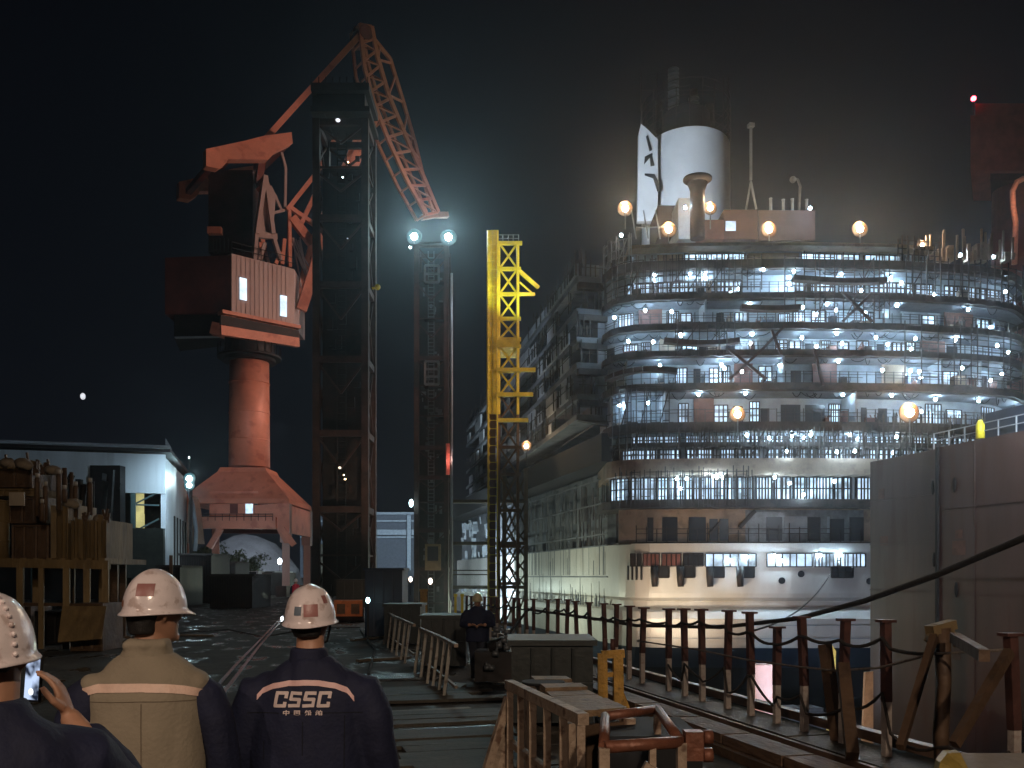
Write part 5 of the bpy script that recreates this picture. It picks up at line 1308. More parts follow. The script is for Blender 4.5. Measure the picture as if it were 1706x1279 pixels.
# loose dunnage, hoses and puddled plates on the quay
rz_ = random.Random(33)
for i, (px, py, L, a, lab) in enumerate(((640,1100,1.3,.4,'loose board lying beside the slatted guards'),(655,1170,1.1,-.3,'loose board lying near the cover plates'),(700,1190,1.4,.1,'loose board lying left of the guard rail'),(620,1065,1.8,.8,'far loose board beside the orange winch'),(760,1150,1.0,1.2,'short loose board at the worker'),(250,1070,1.5,.2,'loose board in front of the dark cabins'),(330,1060,1.2,-.5,'loose board left of the crane rails'))):
    p = G(px, py); mb = MB(); mb.box(p+Vector((0,0,.035)), (L, .16, .05), (Vector((math.cos(a), math.sin(a), 0)), Vector((-math.sin(a), math.cos(a), 0)), Vector((0,0,1)))); root_mesh(mb, 'loose_board', M_guard0, p, lab, 'board', 'loose boards on the quay')
for i, (P, lab) in enumerate((([(600,1050),(625,1085),(612,1130),(650,1160),(640,1215),(668,1279)],'black hose snaking over the quay beside the walkway'),([(300,1056),(380,1050),(440,1062),(520,1048),(600,1046)],'thin cable lying across the quay behind the three workers'))):
    pts = [G(x, y)+Vector((0,0,.03)) for x, y in P]; mb = MB(); mb.tube(pts, .03-.01*i, 6); root_mesh(mb, 'hose', M_rope, pts[0], lab, 'hose')
# ================================================================ GUARDS, BINS AND STANDS ON THE QUAY
def at3(px, d, z): v = C(px, 0, d); return Vector((v.x, v.y, z))
M_guard = mat('chipped_guard_paint', (.34, .25, .18), .55, .1, .35, 4, .3, 20, spots=.8, spotcol=(.09,.04,.022))
g = thing('guard_rail', at3(900, 6.2, 0), 'chipped pale slatted guard rail in the near right foreground', 'guard rail')
ga = at3(848, 7.1, 1.0); gb = at3(972, 5.35, 1.0); gdv = (gb-ga)
mb = MB(); mb.bar(ga, gb, .07, .07); mb.bar(ga-Vector((0,0,.45)), gb-Vector((0,0,.47)), .05, .05); mb.bar(ga-Vector((0,0,.86)), gb-Vector((0,0,.86)), .05, .05); mb.build('rail', M_guard, g)
for f in (.02, .20, .38, .58, .78, .97):
    p = ga+gdv*f; mb = MB(); mb.bar(at(p, 0), at(p, .97), .10, .05, W(1,0,0)); mb.build('slat', M_guard, g)
mb = MB(); mb.bar(ga-Vector((0,0,.1)), at(ga+W(-.28,-.1,0), 0), .06); mb.extr([at(ga, .72), at(ga, .05), at(ga+W(-.32,-.05,0), .05)], W(0,.04,0)); mb.build('gusset', M_guard, g)
# platform behind with boards
t = thing('timber_platform', at3(950, 7.0, 0), 'worn timber topped platform behind the guard rail', 'platform')
mb = MB(); pts_ = [at3(884,8.3,.86), at3(942,8.3,.86), at3(1045,6.3,.86), at3(955,6.1,.86)]
for k in range(7):
    f0, f1 = k/7+.006, (k+1)/7-.006
    a = pts_[0].lerp(pts_[3], f0); b = pts_[1].lerp(pts_[2], f0); c_ = pts_[1].lerp(pts_[2], f1); d_ = pts_[0].lerp(pts_[3], f1); dz = Vector((0,0,random.Random(k).uniform(0,.035)))
    mb.extr([a+dz, b+dz, c_+dz, d_+dz], (0,0,.045))
mb.build('board', mat('warm_boards', (.22,.14,.075), .6, 0, .5, 3, .5, 20, spots=.6, spotcol=(.06,.035,.02)), t)
mb = MB(); mb.tube([at3(905,7.9,.905), at3(905,7.9,.93)], .19, 18); mb.build('hatch', M_black, t)
for p in pts_: 
    mb = MB(); mb.bar(at(p, 0), at(p, .86), .09); mb.build('leg', M_guard, t)
mb = MB(); mb.prism([(p.x, p.y) for p in (pts_[3], pts_[2], pts_[2]+W(0,-.04,0), pts_[3]+W(0,-.04,0))], .25, .84); mb.build('apron', M_amber2, t)
# second frame with round top bar
g2 = thing('tubular_guard', at3(1090, 5.0, 0), 'rusty tubular guard frame with a dark hollow at the bottom of the picture', 'guard frame')
fa = at3(1008, 5.6, .98); fb_ = at3(1006, 4.85, .93); fc_ = at3(1135, 5.0, .93); fd = at3(1095, 5.9, .98)
M_tube = mat('rusty_tube', (.22, .085, .05), .45, .3, .4, 4, .2)
mb = MB(); mb.tube([fb_, fc_], .035, 12); mb.tube([fa, fb_], .03, 10); mb.tube([fa, fd], .03, 10); mb.tube([fd, fc_], .03, 10); mb.build('top_tube', M_tube, g2)
for p, ww in ((fb_, .08), (fc_, .07), (fa, .06), (fd, .06), (fb_.lerp(fc_, .62), .05)):
    mb = MB(); mb.bar(at(p, 0), at(p, p.z), ww, ww*.7, W(1,0,0)); mb.build('leg', M_guard, g2)
mb = MB(); mb.bar(fb_.lerp(fc_, .5)-Vector((0,0,.12)), at(fc_+W(.15,-.1,0), .6), .06); mb.bar(at(fb_, .4), at(fc_, .4), .04); mb.build('brace', M_guard, g2)
mb = MB(); cc = fc_+W(.07,.02,-.02); mb.box(cc, (.10,.10,.16), A_); mb.tube([cc+W(.05,-.03,.05), cc+W(.1,-.03,.05)], .04, 10); mb.tube([cc+W(.05,-.03,-.05), cc+W(.1,-.03,-.05)], .04, 10); mb.build('clamp', M_tube, g2)
mb = MB(); mb.box(at3(1075, 6.2, .42), (.62, .8, .8), A_); mb.build('dark_hollow_box', M_black, g2)  # black box stands in for the shade inside the hollow
for i, (x, y) in enumerate(((1032,1245),(1057,1245))):
    q = C(x, y, 5.72); mb = MB(); mb.ball(q, .006, 6, 4); mb.tube([q+W(0,.004,0), q+W(0,.05,0)], .010, 8); root_mesh(mb, 'indicator_lamp', lit('indicator', (1,.9,.85), 3), q, ['left of the two tiny lamps glowing inside the dark hollow','right of the two tiny lamps glowing inside the dark hollow'][i], 'lamp', 'indicator lamps')
# long crane-rail beam on the right, along the kerb inside
t = thing('coping_beam', Vector((4.55, 5, 0)), 'long brown timber faced beam running beside the kerb to the bottom right', 'beam')
mb = MB(); yy = 1.5
while yy < 17: mb.box((4.62, yy+.58, .15), (.34, 1.13, .10)); yy += 1.18
mb.build('timber', mat('coping_timber', (.15,.09,.055), .6, 0, .5, 2, .5, 14, stretch=(1,.4,1)), t)
mb = MB(); mb.box((4.62, 9, .048), (.5, 16, .09)); mb.build('bed', M_amber2, t)
# dark bins
def bin_(px0, px1, pyt, d, lab, depth=1.0, navy=False, grp='dark covered bins on the quay'):
    t = thing('covered_bin', at3((px0+px1)/2, d, 0), lab, 'bin', grp)
    a = at3(px0, d, 0); b = at3(px1, d, 0); f = W(0, depth, 0); h = ZP(pyt, d); m = mat('dark_green_bin', (.022,.026,.024), .5, .1, .3, 2, .15) if not navy else mat('navy_cabinet', (.012,.02,.045), .5, 0, .3, 1, .1)
    mb = MB(); mb.prism([(q.x,q.y) for q in (a,b,b+f,a+f)], .06, h-.07); mb.build('body', m, t)
    mb = MB(); e = .05; mb.prism([(q.x,q.y) for q in (a-W(e,e,0),b+W(e,-e,0),b+f+W(e,e,0),a+f+W(-e,e,0))], h-.068, h); mb.build('lid', m, t)
    mb = MB()
    for k in range(1, 4): q = a.lerp(b, k/4)-W(0,.02,0); mb.bar(at(q, .1), at(q, h-.1), .04, .03)
    mb.bar(at(a-W(0,.02,0), h*.5), at(b-W(0,.02,0), h*.5), .04, .03)
    mb.build('ribs', m, t)
    return t
bin_(852, 988, 1066, 11.0, 'large near black bin standing behind the timber platform', 1.1)
bin_(702, 776, 1025, 18.0, 'medium dark bin behind the standing worker', 1.2)
bin_(640, 700, 1006, 24.0, 'smaller dark bin beyond the slatted guard', 1.4)
bin_(608, 670, 946, 27.0, 'navy blue cabinet standing taller than the bins', 1.5, True)
bin_(560, 618, 965, 38.0, 'dark machine housing at the foot of the black tower', 2.2)
# slatted guards mid-distance, curving
def slat_guard(P, lab, hz=.85):
    t = thing('slat_guard', at3(P[0][0], P[0][1], 0), lab, 'guard', 'slatted guards along the quay')
    pts = [at3(px, d, hz) for px, d in P]
    mb = MB()
    for a, b in zip(pts, pts[1:]): mb.bar(a, b, .06, .05); mb.bar(a-Vector((0,0,.6)), b-Vector((0,0,.6)), .04, .04)
    mb.build('rail', M_guard, t)
    for a, b in zip(pts, pts[1:]):
        for f in (0, .5):
            p = a.lerp(b, f); mb = MB(); mb.bar(at(p+W(-.10,-.02,0), 0), at(p, hz), .11, .045, W(1,0,0)); mb.build('slat', mat('pale_slats', (.36,.33,.28), .6, 0, .35, 4, .3, spots=.6, spotcol=(.10,.05,.03)), t)
slat_guard([(700,17.2),(722,15.6),(742,14.2),(760,13.0)], 'curved slatted guard with pale uprights in front of the medium bin')
slat_guard([(646,24.5),(660,22.0),(676,20.0),(690,18.4)], 'farther slatted guard with pale uprights left of the curved one')
# yellow stand
t = thing('yellow_stand', at3(1020, 11.6, 0), 'ochre yellow forked stand beside the large dark bin', 'stand')
M_och = mat('ochre_paint', (.55,.30,.05), .5, 0, .3, 4, .2, spots=.5, spotcol=(.1,.04,.01))
mb = MB()
for px in (1005, 1031): mb.bar(at3(px, 11.4, .02), at3(px-2, 11.4, ZP(1088,11.4)), .10 if px < 1020 else .16, .12)
mb.build('upright', M_och, t)
mb = MB(); mb.bar(at3(1002,11.4,ZP(1090,11.4)), at3(1040,11.4,ZP(1088,11.4)), .12, .10); mb.bar(at3(1005,11.4,.6), at3(1031,11.4,.62), .06); mb.extr([at3(1036,11.4,.45), at3(1036,11.4,.02), at3(1058,11.4,.02)], W(0,.06,0)); mb.build('crosspiece', M_och, t)
mb = MB()
for px in (1008, 1021): mb.tube([at3(px,11.4,ZP(1088,11.4)), at3(px,11.4,ZP(1064,11.4))], .035, 8)
mb.build('pin', M_postr, t)
# orange machine behind person with the letters
t = thing('orange_winch', at3(580, 36, 0), 'orange winch housing half hidden behind the navy jacket worker', 'winch')
M_or = mat('orange_winch_paint', (.55,.17,.05), .5, 0, .3, 2, .1, spots=.4, spotcol=(.1,.04,.02))
mb = MB(); mb.prism([(q.x,q.y) for q in (at3(556,36,0),at3(604,36,0),at3(604,37.2,0),at3(556,37.2,0))], .25, ZP(1000,36)); mb.build('housing', M_or, t)
for x in (568, 592): 
    mb = MB(); mb.prism([(q.x,q.y) for q in (at3(x-7,35.97,0),at3(x+7,35.97,0),at3(x+7,36,0),at3(x-7,36,0))], .35, .75); mb.build('access_panel', M_amber2, t)
mb = MB(); mb.tube([at3(552,36.4,.3), at3(608,36.4,.3)], .3, 14); mb.build('drum', M_rustedge, t)
lamp('winch_light', 'SPOT', C(600, 900, 30), 160, (1,.6,.35), .2, C(580,1020,36), 60)
# small yellow sign/bollards seen under slim tower
for i, (x0, x1, y0, y1, d, m, lab) in enumerate(((700,712,985,1025,32,M_och,'narrow ochre cabinet post in front of the slim tower'),(757,761,994,1030,26,M_yellow,'first yellow marker post beyond the medium bin'),(768,772,994,1030,26,M_yellow,'second yellow marker post beyond the medium bin'))):
    mb = MB(); mb.prism([(q.x,q.y) for q in (at3(x0,d,0),at3(x1,d,0),at3(x1,d+.3,0),at3(x0,d+.3,0))], 0, ZP(y0,d)); mb.prism([(q.x,q.y) for q in (at3(x0-1,d-.05,0),at3(x1+1,d-.05,0),at3(x1+1,d+.35,0),at3(x0-1,d+.35,0))], ZP(y0,d)+.002, ZP(y0,d)+.08); root_mesh(mb, 'marker_post', m, at3((x0+x1)/2,d,0), lab, 'post')
# pump/valve clutter beside the standing worker
t = thing('pump_unit', at3(828, 15.5, 0), 'dark pump unit with small valves beside the standing worker', 'pump')
rp_ = random.Random(2); mb = MB(); mb.box(at3(826,15.6,.32), (.7,.8,.5), A_); mb.tube([at3(815,15.4,.6), at3(845,15.4,.72)], .13, 12); mb.build('body', M_darksteel, t)
for k in range(9):
    mb = MB(); p = at3(rp_.uniform(810,846), 15.1, rp_.uniform(.3,.95)); mb.tube([p, p+W(rp_.uniform(-.15,.15),0,rp_.uniform(.05,.2))], .025, 6); mb.tube([p-W(.05,0,0), p+W(.05,0,0)], .05, 8); mb.build('valve', M_grey, t)
# ================================================================ PEOPLE
def loft_sections(mb, secs, n=20, smooth=True):
    """secs: (centre, rx vector, ry vector) closed loft"""
    o = len(mb.v)
    for c, a, b in secs:
        for k in range(n):
            t = 2*math.pi*k/n; mb.v.append(Vector(c)+Vector(a)*math.cos(t)+Vector(b)*math.sin(t))
    m = len(secs)
    for i in range(m-1):
        for k in range(n):
            mb.f.append([o+i*n+k, o+i*n+(k+1) % n, o+(i+1)*n+(k+1) % n, o+(i+1)*n+k]); mb.sm.append(smooth)
    mb.f.append([o+k for k in range(n)][::-1]); mb.sm.append(smooth)
    mb.f.append([o+(m-1)*n+k for k in range(n)]); mb.sm.append(smooth)
def torso(mb, rows, n=24):
    loft_sections(mb, [((x, y, z), (rx, 0, 0), (0, ry, 0)) for z, x, y, rx, ry in rows], n)
def blob(name, mb, m, parent, voxel=.012, smooth=6, wr=0.0, wscale=9, seed=0):
    """fuse overlapping closed lofts into one continuous surface"""
    me = bpy.data.meshes.new(name); me.from_pydata([tuple(v) for v in mb.v], [], mb.f)
    bm = bmesh.new(); bm.from_mesh(me)
    for isl in (0,): bmesh.ops.recalc_face_normals(bm, faces=bm.faces)
    bm.to_mesh(me); bm.free()
    o = bpy.data.objects.new(name, me); COL.objects.link(o)
    r = o.modifiers.new('r', 'REMESH'); r.mode = 'VOXEL'; r.voxel_size = voxel; r.use_smooth_shade = True
    s = o.modifiers.new('s', 'SMOOTH'); s.factor = .6; s.iterations = smooth
    dg = bpy.context.evaluated_depsgraph_get(); dg.update()
    ev = bpy.data.meshes.new_from_object(o.evaluated_get(dg)); o.modifiers.clear(); o.data = ev
    if wr:
        from mathutils import noise
        for v in ev.vertices:
            p = v.co; q = Vector((p.x*wscale*1.0+seed, p.y*wscale*.7, p.z*wscale*.32+p.x*2))
            f = noise.noise(q*.55)*.9+(abs(noise.noise(q*.9+Vector((3,1,7))))-.2)*1.1+noise.noise(Vector((q.x*1.6, q.y*1.6, q.z*3.4)))*.38
            v.co = p+v.normal*f*wr
    for p in ev.polygons: p.use_smooth = True
    ev.materials.clear(); ev.materials.append(m); o.parent = parent; return o
M_skin = mat('skin', (.42,.22,.14), .5, 0, .08, 20, .05)
M_hair = mat('black_hair', (.012,.010,.009), .6, 0, .3, 60, .4)
M_helmet = mat('white_hard_hat', (.76,.66,.66), .20, 0, .10, 9, .05, 30, spots=.55, spotcol=(.36,.24,.20))
M_navy = mat('navy_cloth', (.0075,.0105,.036), .8, 0, .25, 7, .15, 60)
M_vest = mat('beige_vest_cloth', (.27,.225,.165), .85, 0, .10, 5, .14, 70)
M_band = mat('reflective_band', (.75,.52,.42), .5, 0, .12, 20, .1)
M_band2 = mat('reflective_band_pink', (.70,.44,.42), .5, 0, .12, 20, .1)
M_trous = mat('work_trousers', (.02,.022,.035), .85, 0, .2, 8, .2)
def helmet(parent, c, yaw=0, s=1.0, tilt=0, stickers=True, lug=False, m=None):
    """hard hat: ridged dome, rolled rim and a front peak; c = centre of the rim plane; local +Y is the front"""
    a, b, h = .099*s, .116*s, .140*s
    vs = []; fs = []; n = 56; mm = 22
    for i in range(mm+1):
        v = i/mm; th = v*math.pi/2*.98
        for k in range(n):
            p = 2*math.pi*k/n; sn = math.sin(th)**.88; x = a*sn*math.sin(p); y = b*sn*math.cos(p); z = h*math.cos(th)
            rg = max(0, 1-abs(x)/(.026*s)); z += .006*s*rg*(1-v**3)
            g2 = max(0, 1-abs(abs(x)-.052*s)/(.008*s)); z += .0022*s*g2*(1-v**2)
            vs.append(Vector((x, y, z)))
    # rim flare
    for j, (fl, dz) in enumerate(((.003, -.004), (.008, -.009), (.010, -.013), (.008, -.016))):
        for k in range(n):
            p = 2*math.pi*k/n; pk = max(0, math.cos(p))**3*.034*s*(j+1)/4 if math.cos(p) > 0 else 0
            bk = max(0, -math.cos(p))**3*.010*s
            dx = Vector((math.sin(p), math.cos(p), 0)); q = Vector((a*math.sin(p), b*math.cos(p), 0))+dx*(fl*s+pk+bk*(j+1)/4); q.z = dz*s-pk*.25-bk*.4
            vs.append(q)
    rows = mm+1+4
    for i in range(rows-1):
        for k in range(n): fs.append((i*n+k, i*n+(k+1) % n, (i+1)*n+(k+1) % n, (i+1)*n+k))
    o = thing('_', (0,0,0), '', ''); bpy.data.objects.remove(o)
    mb = MB(); mb.add(vs, fs, True); hb = mb.build('hard_hat', m or M_helmet, parent, local=True)
    sd = hb.modifiers.new('s', 'SOLIDIFY'); sd.thickness = .003*s; sd.offset = -1
    hb.location = c; hb.rotation_euler = (tilt, 0, yaw)
    def patch(nm, mt, pang, z0, z1, w, parent=hb):
        """small sticker on the dome around azimuth pang"""
        mb = MB(); vs = []; N = 6
        for i in range(N+1):
            for j in range(N+1):
                z = z0+(z1-z0)*j/N; th = math.acos(min(1, z/h)); sn = math.sin(th)**.88
                ang = pang+(i/N-.5)*w/(a*sn+.001); r_ = 1.012
                vs.append(Vector((a*sn*math.sin(ang)*r_, b*sn*math.cos(ang)*r_, z*1.004+.001)))
        mb.add(vs, [(i*(N+1)+j, (i+1)*(N+1)+j, (i+1)*(N+1)+j+1, i*(N+1)+j+1) for i in range(N) for j in range(N)], True)
        q = mb.build(nm, mt, parent, local=True); return q
    if stickers == 'back':
        patch('sticker', mat('dark_logo', (.10,.13,.17), .4), math.pi+.12, .028, .062, .030)
        patch('sticker', mat('red_label', (.30,.13,.12), .4), math.pi-.42, .022, .070, .055)
        patch('sticker', mat('red_label', (.3,.13,.12), .4), math.pi-1.15, .07, .10, .022)
    elif stickers == 'side':
        patch('sticker', mat('grey_tape', (.35,.33,.30), .4), math.pi+.95, .03, .06, .03)
        patch('sticker', mat('brown_label', (.28,.12,.07), .4), math.pi+.42, .012, .035, .035)
        patch('sticker', mat('red_label', (.3,.13,.12), .4), math.pi-.62, .05, .095, .06)
    elif stickers == 'knobs':
        mb = MB()
        for k in range(9):
            th = .25+k*.16; p = math.pi-.9; sn = math.sin(th)**.88
            mb.ball((a*sn*math.sin(p)*1.03, b*sn*math.cos(p)*1.03, h*math.cos(th)+.002), .006*s, 8, 6)
        mb.build('rivet', M_helmet, hb, local=True)
    return hb
def hand(mb, wrist, fwd, pal, side, curl=.5, scale=1.0, grip=None, thumb=1):
    """palm plus five finger tubes; fwd = finger direction, pal = palm normal, side = towards the thumb"""
    wrist = Vector(wrist); fwd = Vector(fwd).normalized(); pal = Vector(pal).normalized(); side = Vector(side).normalized()
    s = scale
    loft_sections(mb, [(wrist, side*.027*s, pal*.020*s), (wrist+fwd*.03*s, side*.036*s, pal*.018*s), (wrist+fwd*.065*s, side*.043*s, pal*.016*s), (wrist+fwd*.095*s, side*.041*s, pal*.013*s)], 12)
    for i, (off, L) in enumerate(((.031,.072),(.011,.080),(-.010,.075),(-.030,.060))):
        b = wrist+fwd*.088*s+side*off*s; pts = [b]; a = .12
        for seg, fr in enumerate((.45,.32,.25)):
            a += curl*(.55+.25*seg); pts.append(pts[-1]+(fwd*math.cos(a)+pal*math.sin(a))*L*fr*s)
        mb.tube(pts, [.0095*s,.009*s,.0082*s,.0065*s], 8)
    b = wrist+fwd*.03*s+side*.032*s
    t1 = b+(fwd*.6+side*.7+pal*.25).normalized()*.038*s; t2 = t1+(fwd*.85+side*.25+pal*.45*thumb).normalized()*.030*s; t3 = t2+(fwd*.9+pal*.5*thumb).normalized()*.024*s
    mb.tube([b, t1, t2, t3], [.014*s,.0115*s,.0105*s,.008*s], 8)
def limb(mb, P, r, n=14): mb.tube(P, r, n)
def head(mb, c, yaw, s=1.0):
    """skull, jaw, nose, lips, ears around centre c, facing local +Y turned by yaw"""
    f = Vector((-math.sin(yaw), math.cos(yaw), 0)); r = Vector((math.cos(yaw), math.sin(yaw), 0)); u = Vector((0,0,1)); c = Vector(c)
    P = lambda x, y, z: c+r*x*s+f*y*s+u*z*s
    loft_sections(mb, [(P(0,.0,.115), r*.03*s, f*.04*s),(P(0,-.01,.10), r*.055*s, f*.07*s),(P(0,-.008,.06), r*.073*s, f*.093*s),(P(0,-.004,.015), r*.077*s, f*.096*s),(P(0,.004,-.03), r*.072*s, f*.088*s),(P(0,.022,-.07), r*.058*s, f*.066*s),(P(0,.045,-.10), r*.040*s, f*.042*s),(P(0,.055,-.117), r*.022*s, f*.024*s)], 22)
    mb.tube([P(0,.090,.022), P(0,.106,-.008), P(0,.113,-.026), P(0,.096,-.036)], [.008*s,.011*s,.0135*s,.008*s], 10)
    mb.ball(P(0,.088,-.058), .017*s, 10, 6, (1,1,.5)); mb.ball(P(0,.086,-.070), .016*s, 10, 6, (1,1,.5)); mb.ball(P(0,.090,-.102), .018*s, 10, 6)
    mb.ball(P(.032,.078,-.012), .020*s, 10, 6); mb.ball(P(-.032,.078,-.012), .020*s, 10, 6)
    mb.tube([P(-.045,.082,.035), P(0,.094,.032), P(.045,.082,.035)], [.008*s,.010*s,.008*s], 8)
    for e in (-1, 1):
        mb.tube([P(e*.078,.004,-.040), P(e*.088,-.004,-.018), P(e*.094,-.006,.010), P(e*.084,.006,.026)], [.008*s,.011*s,.013*s,.009*s], 8)
    return P
def hair(parent, P, s=1.0, low=-.06):
    mb = MB()
    loft_sections(mb, [(P(0,-.012,.10), (P(1,0,0)-P(0,0,0))*.062, (P(0,1,0)-P(0,0,0))*.075),(P(0,-.014,.04), (P(1,0,0)-P(0,0,0))*.081, (P(0,1,0)-P(0,0,0))*.095),(P(0,-.034,.008), (P(1,0,0)-P(0,0,0))*.078, (P(0,1,0)-P(0,0,0))*.066),(P(0,-.048,-.035), (P(1,0,0)-P(0,0,0))*.070, (P(0,1,0)-P(0,0,0))*.050),(P(0,-.046,low), (P(1,0,0)-P(0,0,0))*.052, (P(0,1,0)-P(0,0,0))*.042)], 24)
    return blob('hair', mb, M_hair, parent, .008, 3, .004, 60)
def project(name, polys, target, m, parent, off=.004, sub=3, mind=None):
    """lay flat shapes (given as x,z outlines) on the back of a garment, following its surface"""
    bm = bmesh.new()
    for poly in polys:
        vs = [bm.verts.new((x, 0, z)) for x, z in poly]; bm.faces.new(vs)
    for _ in range(sub):
        bmesh.ops.triangulate(bm, faces=[f for f in bm.faces if len(f.verts) > 4])
        bmesh.ops.subdivide_edges(bm, edges=[e for e in bm.edges if e.calc_length() > .012], cuts=1, use_grid_fill=True)
    tv = [v.co.copy() for v in target.data.vertices]; tf = [tuple(p.vertices) for p in target.data.polygons]
    bvh = BVHTree.FromPolygons(tv, tf)
    kill = []
    for v in bm.verts:
        h, n_, i, dd = bvh.ray_cast(Vector((v.co.x, -1.5, v.co.z)), Vector((0,1,0)))
        if h is None: kill.append(v)
        else: v.co = h+n_*off*(1 if n_.y < 0 else -1)
    bmesh.ops.delete(bm, geom=kill, context='VERTS')
    bmesh.ops.recalc_face_normals(bm, faces=bm.faces)
    me = bpy.data.meshes.new(name); bm.to_mesh(me); bm.free(); me.materials.append(m)
    for p in me.polygons: p.use_smooth = True
    o = bpy.data.objects.new(name, me); COL.objects.link(o); o.parent = parent; return o
def bandpoly(P, w):
    """strip of quads along x,z polyline"""
    out = []
    for (a, b), (c, d) in zip(P, P[1:]): out.append([(a, b-w/2), (c, d-w/2), (c, d+w/2), (a, b+w/2)])
    return out
def legs(mb, s=1.0, stance=.09, stride=.12, r=1.0):
    for e, st in ((-1, stride), (1, -stride)):
        limb(mb, [(e*.09*s, 0, .90*s), (e*.095*s, st*.2, .70*s), (e*stance*s, st*.55, .48*s), (e*stance*s, st*.5, .28*s), (e*stance*s, st*.8, .09*s)], [.095*s*r,.088*s*r,.066*s*r,.058*s*r,.047*s*r])
def boots(parent, s=1.0, stance=.09, stride=.12):
    mb = MB()
    for e, st in ((-1, stride), (1, -stride)):
        loft_sections(mb, [((e*stance*s, st*.8, .15), (.055,0,0), (0,.06,0)), ((e*stance*s, st*.8+.02, .08), (.052,0,0), (0,.09,0)), ((e*stance*s, st*.8+.05, .04), (.052,0,0), (0,.14,0)), ((e*stance*s, st*.8+.05, .0), (.052,0,0), (0,.145,0))], 14)
    return blob('boots', mb, M_black, parent, .02, 2)

# ---- person with the lettered jacket
pb = C(517, 0, 3.62)
p3 = thing('person', (pb.x, pb.y, 0), 'person in a white hard hat and navy jacket with large pale letters across the back', 'person', 'workers in hard hats', rz=-R(13))
s = 1.0
mb = MB(); Ph = head(mb, (0,-.005,1.685), R(-10), .93); limb(mb, [(0,.005,1.66),(0,-.0,1.58),(0,-.015,1.50),(0,-.01,1.42)], [.054,.056,.064,.085])
torso(mb, [(.88,0,0,.15,.10),(1.1,0,0,.14,.10),(1.3,0,0,.16,.11),(1.42,0,-.01,.13,.09)]); legs(mb)
for e in (-1,1): limb(mb, [(e*.16,0,1.40),(e*.235,-.02,1.16),(e*.27,.10,.93)], [.05,.042,.032])
hand(mb, (.27,.11,.92), (0,.35,-1), (-1,0,0), (0,1,.3), .5); hand(mb, (-.27,.13,.93), (.05,.8,-.5), (.6,0,-.6), (1,.2,0), .4)
blob('body', mb, M_skin, p3, .010, 3)
mb = MB()
torso(mb, [(.70,0,-.0,.235,.155),(.80,0,0,.238,.158),(1.0,0,-.005,.232,.155),(1.18,0,-.01,.235,.150),(1.30,0,-.015,.240,.142),(1.39,0,-.02,.230,.125),(1.45,0,-.022,.185,.105),(1.495,0,-.022,.118,.088),(1.525,0,-.02,.078,.078)])
for e in (-1, 1):
    mb.tube([(e*.13,-.015,1.405),(e*.205,-.02,1.385),(e*.246,-.025,1.28),(e*.272,-.02,1.16),(e*.286,.02,1.05),(e*.278,.12,.94)], [.075,.088,.084,.072,.066,.056], 16)
jk = blob('jacket', mb, M_navy, p3, .011, 5, .017, 9, 3)
mb = MB(); torso(mb, [(1.50,0,-.018,.082,.080),(1.535,0,-.02,.074,.074),(1.565,0,-.022,.070,.070)]); blob('collar', mb, M_navy, p3, .008, 2, .003)
mb = MB(); legs(mb, r=1.12); blob('trousers', mb, M_trous, p3, .014, 4, .01); boots(p3)
hair(p3, Ph, low=-.082)
helmet(p3, (0,-.002,1.676), R(-8), 1.0, R(4), 'back')
mb = MB()
mb.tube([Ph(-.085,.01,-.0), Ph(-.082,.02,-.05), Ph(-.06,.045,-.105), Ph(0,.06,-.128)], .005, 6); mb.tube([Ph(.085,.01,0), Ph(.082,.02,-.05), Ph(.06,.045,-.105), Ph(0,.06,-.128)], .005, 6); mb.build('chin_strap', M_black, p3, local=True)
# arched reflective band
bp_ = [(-.188,1.378),(-.165,1.402),(-.12,1.422),(-.06,1.434),(0,1.437),(.06,1.434),(.12,1.424),(.165,1.404),(.192,1.372)]
project('reflective_band', bandpoly(bp_, .021), jk, M_band2, p3, .0035, 3)
# letters across the back, drawn as strokes
def stroke(P, w):
    out = []
    for (a, b), (c, d) in zip(P, P[1:]):
        dx, dz = c-a, d-b; L = math.hypot(dx, dz); dx /= L; dz /= L; nx, nz = -dz*w/2, dx*w/2; ex, ez = dx*w*.35, dz*w*.35
        out.append([(a-ex+nx, b-ez+nz), (a-ex-nx, b-ez-nz), (c+ex-nx, d+ez-nz), (c+ex+nx, d+ez+nz)])
    return out
def letters(x0, z0, cw, ch, gap, w, sl=.16):
    out = []
    for i, chh in enumerate('CSSC'):
        P = {'C': [(1,.68),(1,1),(.0,1),(.0,0),(1,0),(.98,.22)], 'S': [(1,.98),(.03,1),(.0,.52),(.96,.5),(.95,.02),(-.04,0)]}[chh]
        x = x0+i*(cw+gap)
        pts = [(x+a*cw+(b-.5)*sl*ch, z0+b*ch) for a, b in P]; out += stroke(pts, w)
    return out
M_letter = mat('letter_print', (.62,.50,.48), .6, 0, .12, 30, .05)
project('lettering', letters(-.103, 1.350, .036, .048, .0195, .0125), jk, M_letter, p3, .0038, 2)
